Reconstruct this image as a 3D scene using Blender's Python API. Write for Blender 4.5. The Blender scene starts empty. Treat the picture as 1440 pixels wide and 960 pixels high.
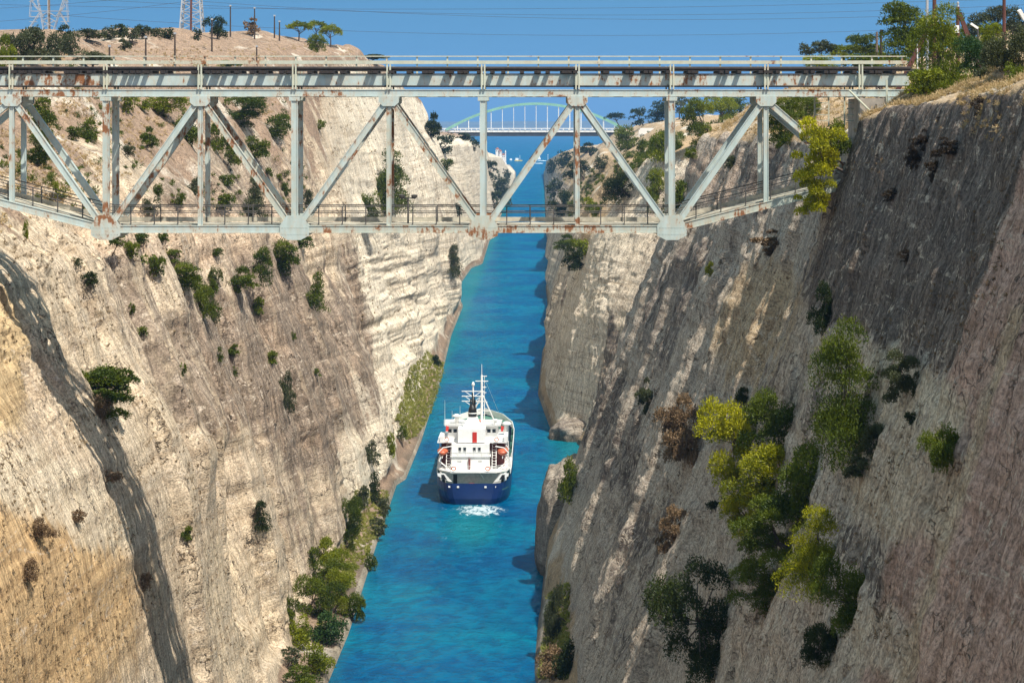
import bpy, math, random
import numpy as np
from mathutils import Vector, Matrix
random.seed(7); RNG = np.random.default_rng(7)
D = bpy.data; SC = bpy.context.scene; COL = SC.collection
R = math.radians
F, HZ, HC = 3150.0, 172.0, 57.0          # focal length (px of a 1440 wide frame), horizon row, camera height over the water

# ------------------------------------------------------------------ camera
cam = D.cameras.new('camera'); co = D.objects.new('camera', cam); COL.objects.link(co)
co.location = (0, 0, HC); co.rotation_euler = (R(90), 0, 0)
cam.sensor_width = 36; cam.lens = 36*F/1440; cam.shift_y = -(480-HZ)/1440
cam.clip_start = 1; cam.clip_end = 90000
SC.camera = co

# ------------------------------------------------------------------ sky, sun, exposure
LX, LY, LZ = -0.36, 0.46, -1.0           # the way sunlight travels
sun_el = math.atan2(1, math.hypot(LX, LY)); sun_az = math.atan2(-LX, -LY)
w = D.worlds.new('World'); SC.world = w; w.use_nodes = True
nt = w.node_tree; nt.nodes.clear()
out = nt.nodes.new('ShaderNodeOutputWorld'); bg = nt.nodes.new('ShaderNodeBackground'); bg.inputs[1].default_value = 0.15
sky = nt.nodes.new('ShaderNodeTexSky'); sky.sky_type = 'NISHITA'; sky.sun_disc = False
sky.sun_elevation = sun_el; sky.sun_rotation = sun_az; sky.altitude = 100; sky.air_density = 1.0; sky.dust_density = 0.3; sky.ozone_density = 2.0
tc = nt.nodes.new('ShaderNodeTexCoord'); mp = nt.nodes.new('ShaderNodeVectorMath'); mp.operation = 'MULTIPLY_ADD'
mp.inputs[1].default_value = (1, 1, 0.8); mp.inputs[2].default_value = (0, 0, 0.42)
hs = nt.nodes.new('ShaderNodeHueSaturation'); hs.inputs['Saturation'].default_value = 1.22; hs.inputs['Value'].default_value = 0.49; hs.inputs['Hue'].default_value = 0.476
nt.links.new(tc.outputs['Generated'], mp.inputs[0]); nt.links.new(mp.outputs[0], sky.inputs[0])
nt.links.new(sky.outputs[0], hs.inputs['Color']); 
sz = nt.nodes.new('ShaderNodeSeparateXYZ'); nt.links.new(tc.outputs['Generated'], sz.inputs[0])      # unseen upper sky brightened and warmed, an added fill for the shade
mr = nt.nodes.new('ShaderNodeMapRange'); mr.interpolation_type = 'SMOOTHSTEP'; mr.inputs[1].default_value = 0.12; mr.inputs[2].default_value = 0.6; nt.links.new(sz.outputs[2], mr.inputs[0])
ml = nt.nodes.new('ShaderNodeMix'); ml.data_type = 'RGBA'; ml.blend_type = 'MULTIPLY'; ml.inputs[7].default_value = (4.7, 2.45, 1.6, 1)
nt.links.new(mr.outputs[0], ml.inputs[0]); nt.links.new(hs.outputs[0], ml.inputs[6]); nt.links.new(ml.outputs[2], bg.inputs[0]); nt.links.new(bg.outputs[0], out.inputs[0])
sl = D.lights.new('sun', 'SUN'); sl.energy = 3.5; sl.angle = R(0.5); sl.color = (1, 0.93, 0.82)
so = D.objects.new('sun', sl); COL.objects.link(so)
so.rotation_euler = Vector((LX, LY, LZ)).to_track_quat('-Z', 'Y').to_euler(); so.location = (60, -60, 160)
vs = SC.view_settings; vs.view_transform = 'Standard'; vs.look = 'None'; vs.exposure = 1.15; vs.gamma = 1; vs.use_curve_mapping = False
SC.cycles.use_denoising = True
SC.cycles.max_bounces = 6; SC.cycles.diffuse_bounces = 3; SC.cycles.glossy_bounces = 2; SC.cycles.transmission_bounces = 3; SC.cycles.transparent_max_bounces = 4; SC.cycles.volume_bounces = 0

# ------------------------------------------------------------------ helpers
def tag(o, label=None, cat=None, group=None, kind=None):
    if label: o['label'] = label
    if cat: o['category'] = cat
    if group: o['group'] = group
    if kind: o['kind'] = kind
    return o
def empty(name, loc=(0, 0, 0), rz=0, label=None, cat=None, group=None):
    o = D.objects.new(name, None); COL.objects.link(o); o.location = loc; o.rotation_euler = (0, 0, rz)
    return tag(o, label, cat, group)
def at(px, py, Y):
    return Vector(((px-720)/F*Y, Y, HC+(HZ-py)/F*Y))
def mesh_np(name, V, Q, mat, parent=None, smooth=False):
    me = D.meshes.new(name); V = np.asarray(V, np.float32); Q = np.asarray(Q, np.int32); k = Q.shape[1]
    me.vertices.add(len(V)); me.vertices.foreach_set('co', V.ravel())
    me.loops.add(Q.size); me.loops.foreach_set('vertex_index', Q.ravel())
    me.polygons.add(len(Q)); me.polygons.foreach_set('loop_start', np.arange(0, Q.size, k, dtype=np.int32))
    me.polygons.foreach_set('loop_total', np.full(len(Q), k, np.int32))
    me.polygons.foreach_set('use_smooth', np.full(len(Q), smooth))
    me.update(calc_edges=True); me.materials.append(mat)
    o = D.objects.new(name, me); COL.objects.link(o)
    if parent: o.parent = parent
    return o
class MB:
    def __init__(s): s.v = []; s.f = []
    def poly(s, pts, faces):
        n = len(s.v); s.v += [tuple(p) for p in pts]; s.f += [tuple(i+n for i in f) for f in faces]; return s
    def box(s, x0, x1, y0, y1, z0, z1):
        return s.poly([(x0,y0,z0),(x1,y0,z0),(x1,y1,z0),(x0,y1,z0),(x0,y0,z1),(x1,y0,z1),(x1,y1,z1),(x0,y1,z1)],
                      [(3,2,1,0),(4,5,6,7),(0,1,5,4),(1,2,6,5),(2,3,7,6),(3,0,4,7)])
    def beam(s, p, q, w, h, side=(0, 1, 0)):          # w along «side», h across
        p, q = Vector(p), Vector(q); d = (q-p).normalized(); a = Vector(side); a = (a-d*a.dot(d))
        if a.length < 1e-4: a = Vector((1,0,0)); a = (a-d*a.dot(d))
        a.normalize(); b = d.cross(a); a = a*w/2; b = b*h/2
        return s.poly([p-a-b,p+a-b,p+a+b,p-a+b,q-a-b,q+a-b,q+a+b,q-a+b],
                      [(3,2,1,0),(4,5,6,7),(0,1,5,4),(1,2,6,5),(2,3,7,6),(3,0,4,7)])
    def tube(s, p, q, r0, r1=None, n=8):
        p, q = Vector(p), Vector(q); r1 = r0 if r1 is None else r1; d = (q-p).normalized()
        a = d.orthogonal().normalized(); b = d.cross(a); P = []
        for c, r in ((p, r0), (q, r1)):
            for i in range(n):
                t = 2*math.pi*i/n; P.append(c+a*(r*math.cos(t))+b*(r*math.sin(t)))
        return s.poly(P, [(i,(i+1)%n,n+(i+1)%n,n+i) for i in range(n)]+[tuple(range(n))[::-1], tuple(range(n,2*n))])
    def path(s, pts, r, n=6):
        for p, q in zip(pts, pts[1:]): s.tube(p, q, r, r, n)
        return s
    def lathe(s, prof, c=(0,0,0), n=14, sx=1, sy=1):
        P = []; m = len(prof)
        for r, z in prof:
            for i in range(n):
                t = 2*math.pi*i/n; P.append((c[0]+r*sx*math.cos(t), c[1]+r*sy*math.sin(t), c[2]+z))
        fs = [(k*n+i, k*n+(i+1)%n, (k+1)*n+(i+1)%n, (k+1)*n+i) for k in range(m-1) for i in range(n)]
        return s.poly(P, fs+[tuple(range(n))[::-1], tuple(range((m-1)*n, m*n))])
    def prism(s, pts2, y0, y1):                        # polygon in x,z pushed along y
        n = len(pts2)
        return s.poly([(x,y0,z) for x,z in pts2]+[(x,y1,z) for x,z in pts2],
                      [tuple(range(n)), tuple(range(n,2*n))[::-1]]+[((i+1)%n,i,n+i,n+(i+1)%n) for i in range(n)])
    def prismz(s, pts2, z0, z1):
        n = len(pts2)
        return s.poly([(x,y,z0) for x,y in pts2]+[(x,y,z1) for x,y in pts2],
                      [tuple(range(n))[::-1], tuple(range(n,2*n))]+[(i,(i+1)%n,n+(i+1)%n,n+i) for i in range(n)])
    def build(s, name, mat, parent=None, smooth=False):
        me = D.meshes.new(name); me.from_pydata(s.v, [], s.f); me.update(); me.materials.append(mat)
        if smooth: me.polygons.foreach_set('use_smooth', [True]*len(me.polygons))
        o = D.objects.new(name, me); COL.objects.link(o)
        if parent: o.parent = parent
        return o
def dup(o, parent=None):
    c = o.copy(); COL.objects.link(c)
    if parent: c.parent = parent
    for ch in list(o.children): dup(ch, c)
    return c

# ------------------------------------------------------------------ noise in numpy
_T = RNG.random((256,)).astype(np.float32); _P = RNG.permutation(256).astype(np.int32)
def vn(x, y, z=0.0):
    x, y, z = np.broadcast_arrays(np.asarray(x, np.float32), np.asarray(y, np.float32), np.asarray(z, np.float32))
    xi, yi, zi = np.floor(x).astype(np.int32), np.floor(y).astype(np.int32), np.floor(z).astype(np.int32)
    fx, fy, fz = x-xi, y-yi, z-zi
    fx, fy, fz = fx*fx*(3-2*fx), fy*fy*(3-2*fy), fz*fz*(3-2*fz)
    def h(a, b, c): return _T[_P[(_P[(_P[(xi+a) & 255]+yi+b) & 255]+zi+c) & 255]]
    def l(a, b, t): return a+(b-a)*t
    return l(l(l(h(0,0,0),h(1,0,0),fx),l(h(0,1,0),h(1,1,0),fx),fy), l(l(h(0,0,1),h(1,0,1),fx),l(h(0,1,1),h(1,1,1),fx),fy), fz)
def fbm(x, y, z=0.0, o=4, g=0.5):
    s = 0; a = 1; t = 0
    for i in range(o):
        s = s+a*vn(x*2.03**i+17.3*i, y*2.03**i+9.1*i, z*2.03**i+3.7*i); t += a; a *= g
    return s/t
def ss(a, b, x):
    t = np.clip((x-a)/(b-a), 0, 1); return t*t*(3-2*t)

# ------------------------------------------------------------------ materials
class NT:
    def __init__(s, name):
        s.m = D.materials.new(name); s.m.use_nodes = True; s.t = s.m.node_tree; s.t.nodes.clear()
        s.o = s.t.nodes.new('ShaderNodeOutputMaterial')
    def n(s, typ, **kw):
        nd = s.t.nodes.new('ShaderNode'+typ)
        for k, v in kw.items():
            if k in ('operation','data_type','blend_type','attribute_name','feature','noise_dimensions','distribution','interpolation_type','clamp'): setattr(nd, k, v)
            else:
                key = int(k[1:]) if k[0] == 'i' and k[1:].isdigit() else k.replace('_', ' ')
                s.set(nd.inputs[key], v)
        return nd
    def set(s, inp, v):
        if hasattr(v, 'is_output') or isinstance(v, bpy.types.NodeSocket): s.t.links.new(v, inp)
        elif isinstance(v, bpy.types.Node): s.t.links.new(v.outputs[0], inp)
        else:
            try: inp.default_value = v
            except Exception: inp.default_value = tuple(v)+(1,) if hasattr(v, '__len__') else v
    def math(s, op, a, b=0.0, c=0.0, clamp=False):
        nd = s.t.nodes.new('ShaderNodeMath'); nd.operation = op; nd.use_clamp = clamp
        for i, v in enumerate((a, b, c)): s.set(nd.inputs[i], v)
        return nd.outputs[0]
    def vmul(s, v, k):
        nd = s.t.nodes.new('ShaderNodeVectorMath'); nd.operation = 'MULTIPLY'; s.set(nd.inputs[0], v); s.set(nd.inputs[1], k); return nd.outputs[0]
    def noise(s, vec, scale=1.0, detail=4.0, rough=0.5, dist=0.0):
        nd = s.n('TexNoise'); 
        if vec is not None: s.set(nd.inputs['Vector'], vec)
        s.set(nd.inputs['Scale'], scale); s.set(nd.inputs['Detail'], detail); s.set(nd.inputs['Roughness'], rough); s.set(nd.inputs['Distortion'], dist)
        return nd.outputs[0]
    def smooth(s, v, a, b, lo=0.0, hi=1.0):
        nd = s.t.nodes.new('ShaderNodeMapRange'); nd.interpolation_type = 'SMOOTHSTEP'
        for i, x in enumerate((v, a, b, lo, hi)): s.set(nd.inputs[i], x)
        return nd.outputs[0]
    def mix(s, f, a, b, blend='MIX'):
        nd = s.t.nodes.new('ShaderNodeMix'); nd.data_type = 'RGBA'; nd.blend_type = blend
        s.set(nd.inputs[0], f); s.set(nd.inputs[6], a); s.set(nd.inputs[7], b); return nd.outputs[2]
    def attr(s, name):
        nd = s.t.nodes.new('ShaderNodeAttribute'); nd.attribute_name = name; return nd
    def pos(s): return s.t.nodes.new('ShaderNodeNewGeometry').outputs['Position']
    def obj(s): return s.t.nodes.new('ShaderNodeTexCoord').outputs['Object']
    def bump(s, h, strength=0.5, dist=0.1):
        nd = s.t.nodes.new('ShaderNodeBump'); s.set(nd.inputs['Strength'], strength); s.set(nd.inputs['Distance'], dist); s.set(nd.inputs['Height'], h); return nd.outputs[0]
    def bsdf(s, color, rough=0.6, normal=None, **kw):
        nd = s.t.nodes.new('ShaderNodeBsdfPrincipled'); s.set(nd.inputs['Base Color'], color); s.set(nd.inputs['Roughness'], rough)
        if normal is not None: s.set(nd.inputs['Normal'], normal)
        for k, v in kw.items(): s.set(nd.inputs[k.replace('_', ' ')], v)
        s.t.links.new(nd.outputs[0], s.o.inputs[0]); return nd
def c4(c): return (c[0], c[1], c[2], 1)
def simple(name, col, rough=0.6, metal=0.0, var=0.25, scale=3.0, bump=0.0):
    m = NT(name); n = m.noise(m.obj(), scale, 5, 0.6)
    k = m.smooth(n, 0.25, 0.75, 1-var, 1+var*0.4)
    col = m.mix(1.0, c4(col), m.n('CombineColor', i0=k, i1=k, i2=k), 'MULTIPLY')
    m.bsdf(col, rough, m.bump(n, bump, 0.02) if bump else None, Metallic=metal); return m.m
def rusty(name, paint, amount=0.5, scale=1.3):
    m = NT(name); p = m.pos()
    n1 = m.noise(p, scale, 8, 0.68); n2 = m.noise(m.vmul(p, (1, 1, 0.25)), scale*4, 6, 0.65); big = m.noise(p, 0.16, 3, 0.5)
    s = m.math('ADD', m.math('MULTIPLY', n1, 0.6), m.math('ADD', m.math('MULTIPLY', n2, 0.4), m.math('MULTIPLY', m.math('SUBTRACT', big, 0.5), 0.55)))
    f = m.smooth(s, 0.67-amount*0.16, 0.75-amount*0.16)
    f2 = m.smooth(s, 0.50-amount*0.1, 0.72-amount*0.16)
    grime = m.smooth(m.noise(m.vmul(p, (2.5, 2.5, 0.5)), 1.0, 5, 0.6), 0.35, 0.7)
    base = m.mix(m.math('MULTIPLY', grime, 0.45), c4(paint), c4([paint[0]*0.72, paint[1]*0.68, paint[2]*0.6]))
    base = m.mix(m.math('MULTIPLY', f2, 0.4), base, (0.50, 0.36, 0.22, 1))
    rust = m.mix(m.noise(p, 9, 3), (0.10, 0.035, 0.016, 1), (0.33, 0.14, 0.05, 1))
    m.bsdf(m.mix(f, base, rust), m.smooth(f, 0, 1, 0.5, 0.9), m.bump(s, 0.25, 0.03)); return m.m
M = {}
# ------------------------------------------------------------------ the canal cut: stations along the canal, (distance from the axis, height) from the waterline up to the plateau
def caxis(Y): return -10.5+0.0125*Y
LEFT = [
 (-80, [(12,.6),(13.5,1),(15,3),(19.4,30),(27,47),(31.5,53),(43,60),(62,63)], 62),
 (160, [(12,.6),(13.5,1),(15,3),(19.4,30),(26.8,47),(31.5,52),(42.5,58),(60,62)], 62),
 (200, [(11.6,.6),(14.5,1.5),(16.5,3.5),(20.6,28),(27.5,46),(35,53),(46,60),(60,64)], 61),
 (250, [(11.1,.6),(15,1.5),(17.5,3.5),(22,24),(28.5,44.5),(37,54),(46,61),(60,66.5)], 61),
 (300, [(11.8,.6),(14.5,1.5),(16,3),(21,23),(27.5,42),(35,54),(43,63),(60,69)], 62),
 (352, [(12.3,.6),(13.2,1.5),(14.2,3.2),(19.5,22),(25.5,40),(32.5,56),(40,66),(58,71)], 62),
 (358, [(11.2,.6),(12.5,1.5),(14.6,5),(19.2,22),(24.6,39),(31.5,57),(38,66.5),(56,71)], 62),
 (400, [(11,.6),(12.2,1.2),(14.8,7.5),(18.8,22),(23.7,37),(29.5,58),(34.5,69.5),(52,73.5)], 62),
 (500, [(11.8,.6),(13,1.5),(16,7),(19,22),(22,38),(26,58),(31,72.5),(48,76)], 62),
 (600, [(13.5,.6),(14.5,1.5),(16.5,6),(18.2,22),(20.5,38),(24.5,58),(28.5,69),(46,74.5)], 62),
 (690, [(13.6,.6),(14,1),(14.6,4),(16,25),(19,43),(24,57),(27,64),(45,68)], 64),
 (700, [(13.9,.6),(14.2,1),(14.8,4),(16.4,25),(19.5,43),(24.5,57),(27.5,63.5),(45,66)], 62),
 (716, [(19,.6),(19.6,1),(20.4,4),(23,20),(28,38),(34,48),(42,56),(62,60)], 58),
 (880, [(16.5,.6),(17,1),(17.6,4),(20.5,20),(24.5,38),(29,48),(38,55),(62,58)], 56),
 (900, [(12.9,.6),(13.3,1),(14,4),(17,21),(20,37),(23,48),(36,53.5),(60,57)], 55),
 (1150,[(14.5,.6),(14.9,1),(15.5,4),(18,20),(20.5,34),(22.5,45),(34,50),(60,54)], 53),
 (1400,[(13.5,.6),(13.9,1),(14.5,4),(17,18),(20,30),(23,41),(36,49),(60,52)], 50),
 (1430,[(17,.6),(17.4,1),(18,4),(21,16),(24,28),(27,36),(40,44),(60,48)], 44),
 (1900,[(14.5,.6),(14.9,1),(15.5,3),(17.5,10),(19.5,18),(22,27),(36,32),(60,34)], 26),
 (2300,[(14.5,.4),(14.8,.7),(15.3,1),(16,2),(16.6,3),(17.5,3.8),(25,6),(60,9)], 8),
 (2550,[(17,.4),(17.4,.7),(17.9,1),(18.6,1.3),(19.5,1.6),(21,1.8),(30,2),(60,3)], 4),
 (3000,[(30,.4),(30.5,.6),(31,.8),(32,1),(34,1.2),(36,1.3),(40,1.5),(60,2)], 3),
 (3080,[(60,-3),(61,-3),(62,-3),(64,-3),(66,-3),(70,-3),(80,-3),(90,-3)], -3)]
RIGHT = [
 (-80, [(13,.6),(14.2,2),(15.7,6),(22.2,30),(27.2,46),(31.7,59.2),(36,61),(64,64)], 66),
 (93,  [(13,.6),(14.2,2),(15.7,6),(22.2,30),(27.2,46),(31.6,59.0),(36,60.8),(64,64)], 66),
 (95.5,[(14,.6),(15.2,2),(16.6,6),(23,30),(28.1,46),(32.4,58.8),(36.5,60.6),(64,64)], 66),
 (148, [(13.4,.6),(14.8,2),(16.5,6),(23,30),(28,46),(31.4,57.2),(35.5,59.2),(62,62)], 66),
 (154, [(13,.6),(14.5,2),(16.5,6),(23.4,30),(28.5,46),(32,57),(35.5,58.8),(62,62)], 66),
 (159, [(12.8,.6),(14.4,2),(16.5,6),(25.4,30),(30.6,46),(34,56.6),(38,58.5),(62,62)], 66),
 (196, [(11.4,.6),(13.8,2.5),(16,8),(24.6,28),(30,44),(33.4,55.4),(38.5,59),(70,65)], 66),
 (203, [(11.2,.6),(13.6,2.5),(16,8),(23.2,28),(28.6,44),(32.2,55.4),(38.5,59),(72,65)], 66),
 (232, [(10.2,.6),(13,3),(15.6,9),(22.2,28),(27.8,44),(32,55.2),(39,59.5),(80,68)], 68),
 (237, [(10.2,.6),(12.9,3),(15.4,9),(21.2,28),(26.8,44),(31.2,55.2),(39,59.5),(80,68)], 68),
 (258, [(10.6,.6),(12,4),(15.4,11),(21.8,27),(27.2,43),(31.6,55.2),(39.5,60),(84,70)], 68),
 (262, [(10.8,.6),(11.6,4),(15.3,11),(20.6,27),(26,43),(30.6,55.2),(39.5,60),(86,70)], 68),
 (287, [(11.3,.6),(11.6,5),(15.2,12),(20.4,26),(26,42),(31.3,55),(40,60),(90,72)], 70),
 (293, [(17,.5),(18,1.5),(19,4),(25.5,26),(32,42),(40,54),(49,58.5),(92,73)], 70),
 (394, [(17.8,.5),(18.2,1.5),(19,4),(26.5,24),(34,38),(43,52),(51,57),(95,74)], 70),
 (401, [(17,.5),(17.6,1.2),(18.3,3),(20.6,24),(26,37),(36,51),(46,56.5),(95,74)], 70),
 (410, [(13,.6),(13.3,1.5),(13.8,5),(16.3,22),(19.8,36),(29,50),(42,55.5),(94,72)], 68),
 (440, [(11.6,.6),(12,1.5),(13,6),(16.5,22),(20.5,36),(30.5,49),(43,55),(92,70)], 66),
 (470, [(10.3,.6),(10.8,2),(12.8,8),(17,22),(21,36),(31.5,48.5),(44,54.5),(90,67)], 64),
 (560, [(11.4,.6),(12,2),(13.6,7),(17.2,20),(21.4,33),(32.5,47),(47,54),(86,62)], 60),
 (600, [(13.6,.6),(14,2),(15,6),(19.2,19),(24,31),(35,46),(49,55.5),(84,61)], 58),
 (780, [(12.7,.6),(13.2,2),(14,5),(17.5,18),(22,30),(34,44),(55,55.5),(82,60)], 56),
 (800, [(14,.6),(14.4,2),(15.2,5),(18.5,18),(23,30),(35,43.5),(55,55.5),(82,60)], 55),
 (1000,[(14,.6),(14.4,2),(15.2,5),(18,16),(26,30),(40,43),(60,56),(85,59.5)], 54),
 (1400,[(14,.6),(14.4,2),(15.2,5),(20,16),(28,28),(42,38),(60,52),(85,55)], 51),
 (1430,[(14,.6),(14.4,1.6),(15.2,4),(19,13),(24,24),(33,35),(52,42),(80,46)], 44),
 (1900,[(14.5,.6),(14.9,1.5),(15.5,3.5),(18.4,12),(21.5,21),(25.5,30),(40,35),(70,38)], 30),
 (2400,[(14.5,.6),(14.8,1.4),(15.2,2.6),(15.8,6),(16.4,11),(17.4,15.5),(30,18),(60,18)], 12),
 (2560,[(15,.5),(15.3,1),(15.8,2),(16.6,4),(18,7),(20,10),(32,11),(60,10)], 6),
 (2640,[(40,-3),(41,-3),(42,-3),(44,-3),(46,-3),(50,-3),(70,-3),(90,-3)], -3)]
SEG = [3, 6, 12, 95, 105, 60, 40, 26, 14]
def cliff(name, tab, side, mat, seed):
    ys = np.array([t[0] for t in tab], float)
    K = np.array([[(t[1][0][0]-1.5, -3)]+t[1]+[(420, t[2])] for t in tab], float)       # n,10,2
    near = np.linspace(-80, 72, 70); inv = 1/np.linspace(1/72, 1/(ys[-1]-1), 1080)
    ex = [near, inv]
    for a, b in zip(ys, ys[1:]):
        if 60 < a and b-a < 17 and b < 1500: ex.append(np.linspace(a-1, b+1, 26))
    Y = np.unique(np.concatenate(ex)); Y = Y[np.concatenate([[True], np.diff(Y) > 0.03])]
    n = len(Y)
    Yw = Y+0
    kp = np.empty((n, 10, 2))
    for i in range(10):
        for j in range(2): kp[:, i, j] = np.interp(Yw, ys, K[:, i, j])
    A, Z, S = [], [], []
    for i, c in enumerate(SEG):
        t = np.linspace(0, 1, c, endpoint=(i == len(SEG)-1))[None, :]
        if i == len(SEG)-1: t = t**2
        A.append(kp[:, i, 0:1]*(1-t)+kp[:, i+1, 0:1]*t); Z.append(kp[:, i, 1:2]*(1-t)+kp[:, i+1, 1:2]*t); S.append(np.repeat(i+t, n, 0))
    A, Z, S = np.hstack(A), np.hstack(Z), np.hstack(S); m = A.shape[1]
    # round the corners of the profile on the wall
    for _ in range(10):
        A[:, 1:-1] = np.where(S[:, 1:-1] > 2.2, 0.25*A[:, :-2]+0.5*A[:, 1:-1]+0.25*A[:, 2:], A[:, 1:-1])
        Z[:, 1:-1] = np.where(S[:, 1:-1] > 2.2, 0.25*Z[:, :-2]+0.5*Z[:, 1:-1]+0.25*Z[:, 2:], Z[:, 1:-1])
    da, dz = np.gradient(A, axis=1), np.gradient(Z, axis=1); ln = np.hypot(da, dz)+1e-6
    na, nz = -dz/ln, da/ln
    L = np.concatenate([np.zeros((n, 1)), np.cumsum(np.hypot(np.diff(A, axis=1), np.diff(Z, axis=1)), 1)], 1)
    YY = np.repeat(Y[:, None], m, 1); o = seed*31.7
    wall = ss(2.0, 3.3, S)*(1-(ss(5.6, 6.6, S) if side < 0 else ss(5.95, 6.25, S))); slope = ss(5.2, 6.2, S) if side < 0 else ss(5.9, 6.3, S); bench = 1-ss(2.0, 3.0, S)
    px = 720+F*(caxis(YY)+side*A)/np.maximum(YY, 20); py = HZ+F*(HC-Z)/np.maximum(YY, 20)
    # --- relief
    big = (fbm(YY/26, L/34, o, 3)-0.5)*3.2
    warp = (fbm(YY/9, L/16, o+5, 3)-0.5)
    q = fbm(YY/6.5+warp*0.5, L/21+warp*0.4, o+9, 3)*7; qf = q-np.floor(q); slab = (np.floor(q)+ss(0.80, 1.0, qf))/7
    q2 = fbm(YY/2.6+warp*0.8, L/7.5, o+13, 3)*5; qf2 = q2-np.floor(q2); slab2 = (np.floor(q2)+ss(0.7, 1.0, qf2))/5
    flute = np.abs(fbm(YY/2.2, L/30, o+17, 3)-0.5)
    st = fbm((Z-0.05*YY*side)/1.7, YY/55, o+21, 3); fine = fbm(YY*1.5, L*0.9, o+25, 4)-0.5
    def saw(lst):
        r_ = np.zeros_like(YY); Yn = YY+(fbm(YY*0+3, L/9, o+80, 3)-.5)*3.0
        for y0, dep, ln in lst:
            lim = ss(0.35, 0.6, fbm(L/24, YY*0+y0, o+90, 2)+.12)
            r_ += dep*lim*ss(y0, y0+.5, Yn)*(1-ss(y0+ln*.4, y0+ln, Yn))
        return r_
    rubm = ss(0.55, 0.68, fbm(YY/11, L/9, o+29, 4)); rub = np.abs(fbm(YY*0.9, L*0.8, o+33, 3)-0.5)
    if side < 0:
        layered = np.exp(-((px-560)/75)**2)*ss(330, 380, py)*(1-ss(470, 560, py))
        near = np.exp(-((py-320)/26)**2)*(1-ss(90, 190, px))
        calm = 1-0.7*(1-ss(250, 420, px))*ss(560, 680, py+px*0.3)
        disp = big*0.7+calm*((slab-0.5)*2.6+(slab2-0.5)*0.8-flute*0.7+fine*0.3-rubm*rub*1.8)+(st-0.5)*(0.5+2.2*layered+2.4*near)
        gul = np.zeros_like(YY)
        for gx, gy0, gy1, wd, dp in ((318,640,900,12,2.2),(335,700,960,9,1.4),(458,380,640,16,1.2),(250,470,640,18,.8),(585,380,480,6,1.6),(500,330,560,14,1.3)):
            c0 = gx+(py-gy0)*0.12; gul += dp*np.exp(-((px-c0)/wd)**2)*ss(gy0-30, gy0, py)*(1-ss(gy1-40, gy1, py))
        disp -= gul; disp += saw([(178,1.4,12),(195,1.8,16),(214,1.3,14),(231,2.0,20),(256,1.6,18),(281,2.2,26),(315,1.8,22),(345,2.2,30),(380,2,30),(425,2.4,30),(470,2.2,40),(520,2.6,40),(580,3,40),(640,3,50)])
    else:
        smoothw = 1-0.75*ss(0, 1, np.clip((1230-px)/60, 0, 1)*0+np.where(px > 1180, 1, 0)*ss(560, 480, py))
        smoothw = np.where(px > 1440-(py-430)*0.33, 0.35, smoothw)
        smoothw = np.where(px > 1130, np.minimum(smoothw, .35), smoothw)
        disp = (big*0.4+(slab-0.5)*2.4+(slab2-0.5)*0.8-flute*0.4+(st-0.5)*0.5)*(0.35+0.65*smoothw)+fine*0.6-rubm*rub*1.5*smoothw
        disp += saw([(128,.4,14),(163,1.0,14),(178,1.3,18),(208,1.3,20),(243,1.4,14),(270,1.5,16),(430,1.4,25),(475,1.6,40),(540,2,50),(620,2,60),(720,2.5,80),(850,3,90),(1000,3.5,120)])
    hq = fbm(YY/9, A/9, o+47, 4)*6; hill = (fbm(YY/22, A/22, o+41, 5)-0.5)*4.5+(np.abs(fbm(YY/6, A/6, o+45, 4)-0.5))*2.0+(np.floor(hq)+ss(.75, 1, hq-np.floor(hq)))*.55-1.7
    far = 1-0.5*ss(1200, 2600, YY)
    d = far*(disp*wall*(1-0.7*ss(4.6, 5.6, S)*slope)+hill*slope*ss(5.4 if side < 0 else 6.0, 6.4 if side < 0 else 6.8, S)*(1-ss(7.8, 8.2, S)*0.5)+bench*(S > 1.02)*(fbm(YY/3, L/2, o+50, 3)-0.5)*0.9)
    edge = ss(2560, 2400, YY)
    A2, Z2 = A+na*d, Z+nz*d*edge
    jit = (fbm(YY/1.3, L/2.5, o+60, 3)-0.5)*0.5*wall
    X = caxis(YY)+side*A2
    V = np.stack([X, YY+jit, Z2], -1).reshape(-1, 3)
    i, j = np.meshgrid(np.arange(n-1), np.arange(m-1), indexing='ij'); a = (i*m+j).ravel()
    Q = np.stack([a, a+1, a+m+1, a+m], 1)
    if side > 0: Q = Q[:, ::-1]
    ob = mesh_np(name, V, Q, mat, smooth=True); me = ob.data; tag(ob, kind='structure')
    def put(nm, arr, typ='FLOAT'):
        at_ = me.attributes.new(nm, typ, 'POINT'); at_.data.foreach_set({'FLOAT':'value','FLOAT_VECTOR':'vector','FLOAT_COLOR':'color'}[typ], np.ascontiguousarray(arr, np.float32).ravel())
    put('flow', np.stack([YY, L, A*0.3+side*200], -1), 'FLOAT_VECTOR')
    # --- weathering masks
    e1 = (fbm(YY/5, L/14, o+70, 5)-0.5); e2 = fbm(YY/1.6, L/12, o+74, 4)-0.5
    pxn, pyn = px+e1*70, py+e2*70
    def blob(cx, cy, rx, ry, rot=0.0):
        c, s_ = math.cos(rot), math.sin(rot); u, v = (pxn-cx)*c+(pyn-cy)*s_, -(pxn-cx)*s_+(pyn-cy)*c
        return 1-ss(0.65, 1.0, np.hypot(u/rx, v/ry))
    col = np.zeros((n, m, 3)); dark = np.zeros((n, m)); soil = np.zeros((n, m)); fleck = np.full((n, m), 0.3)
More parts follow.
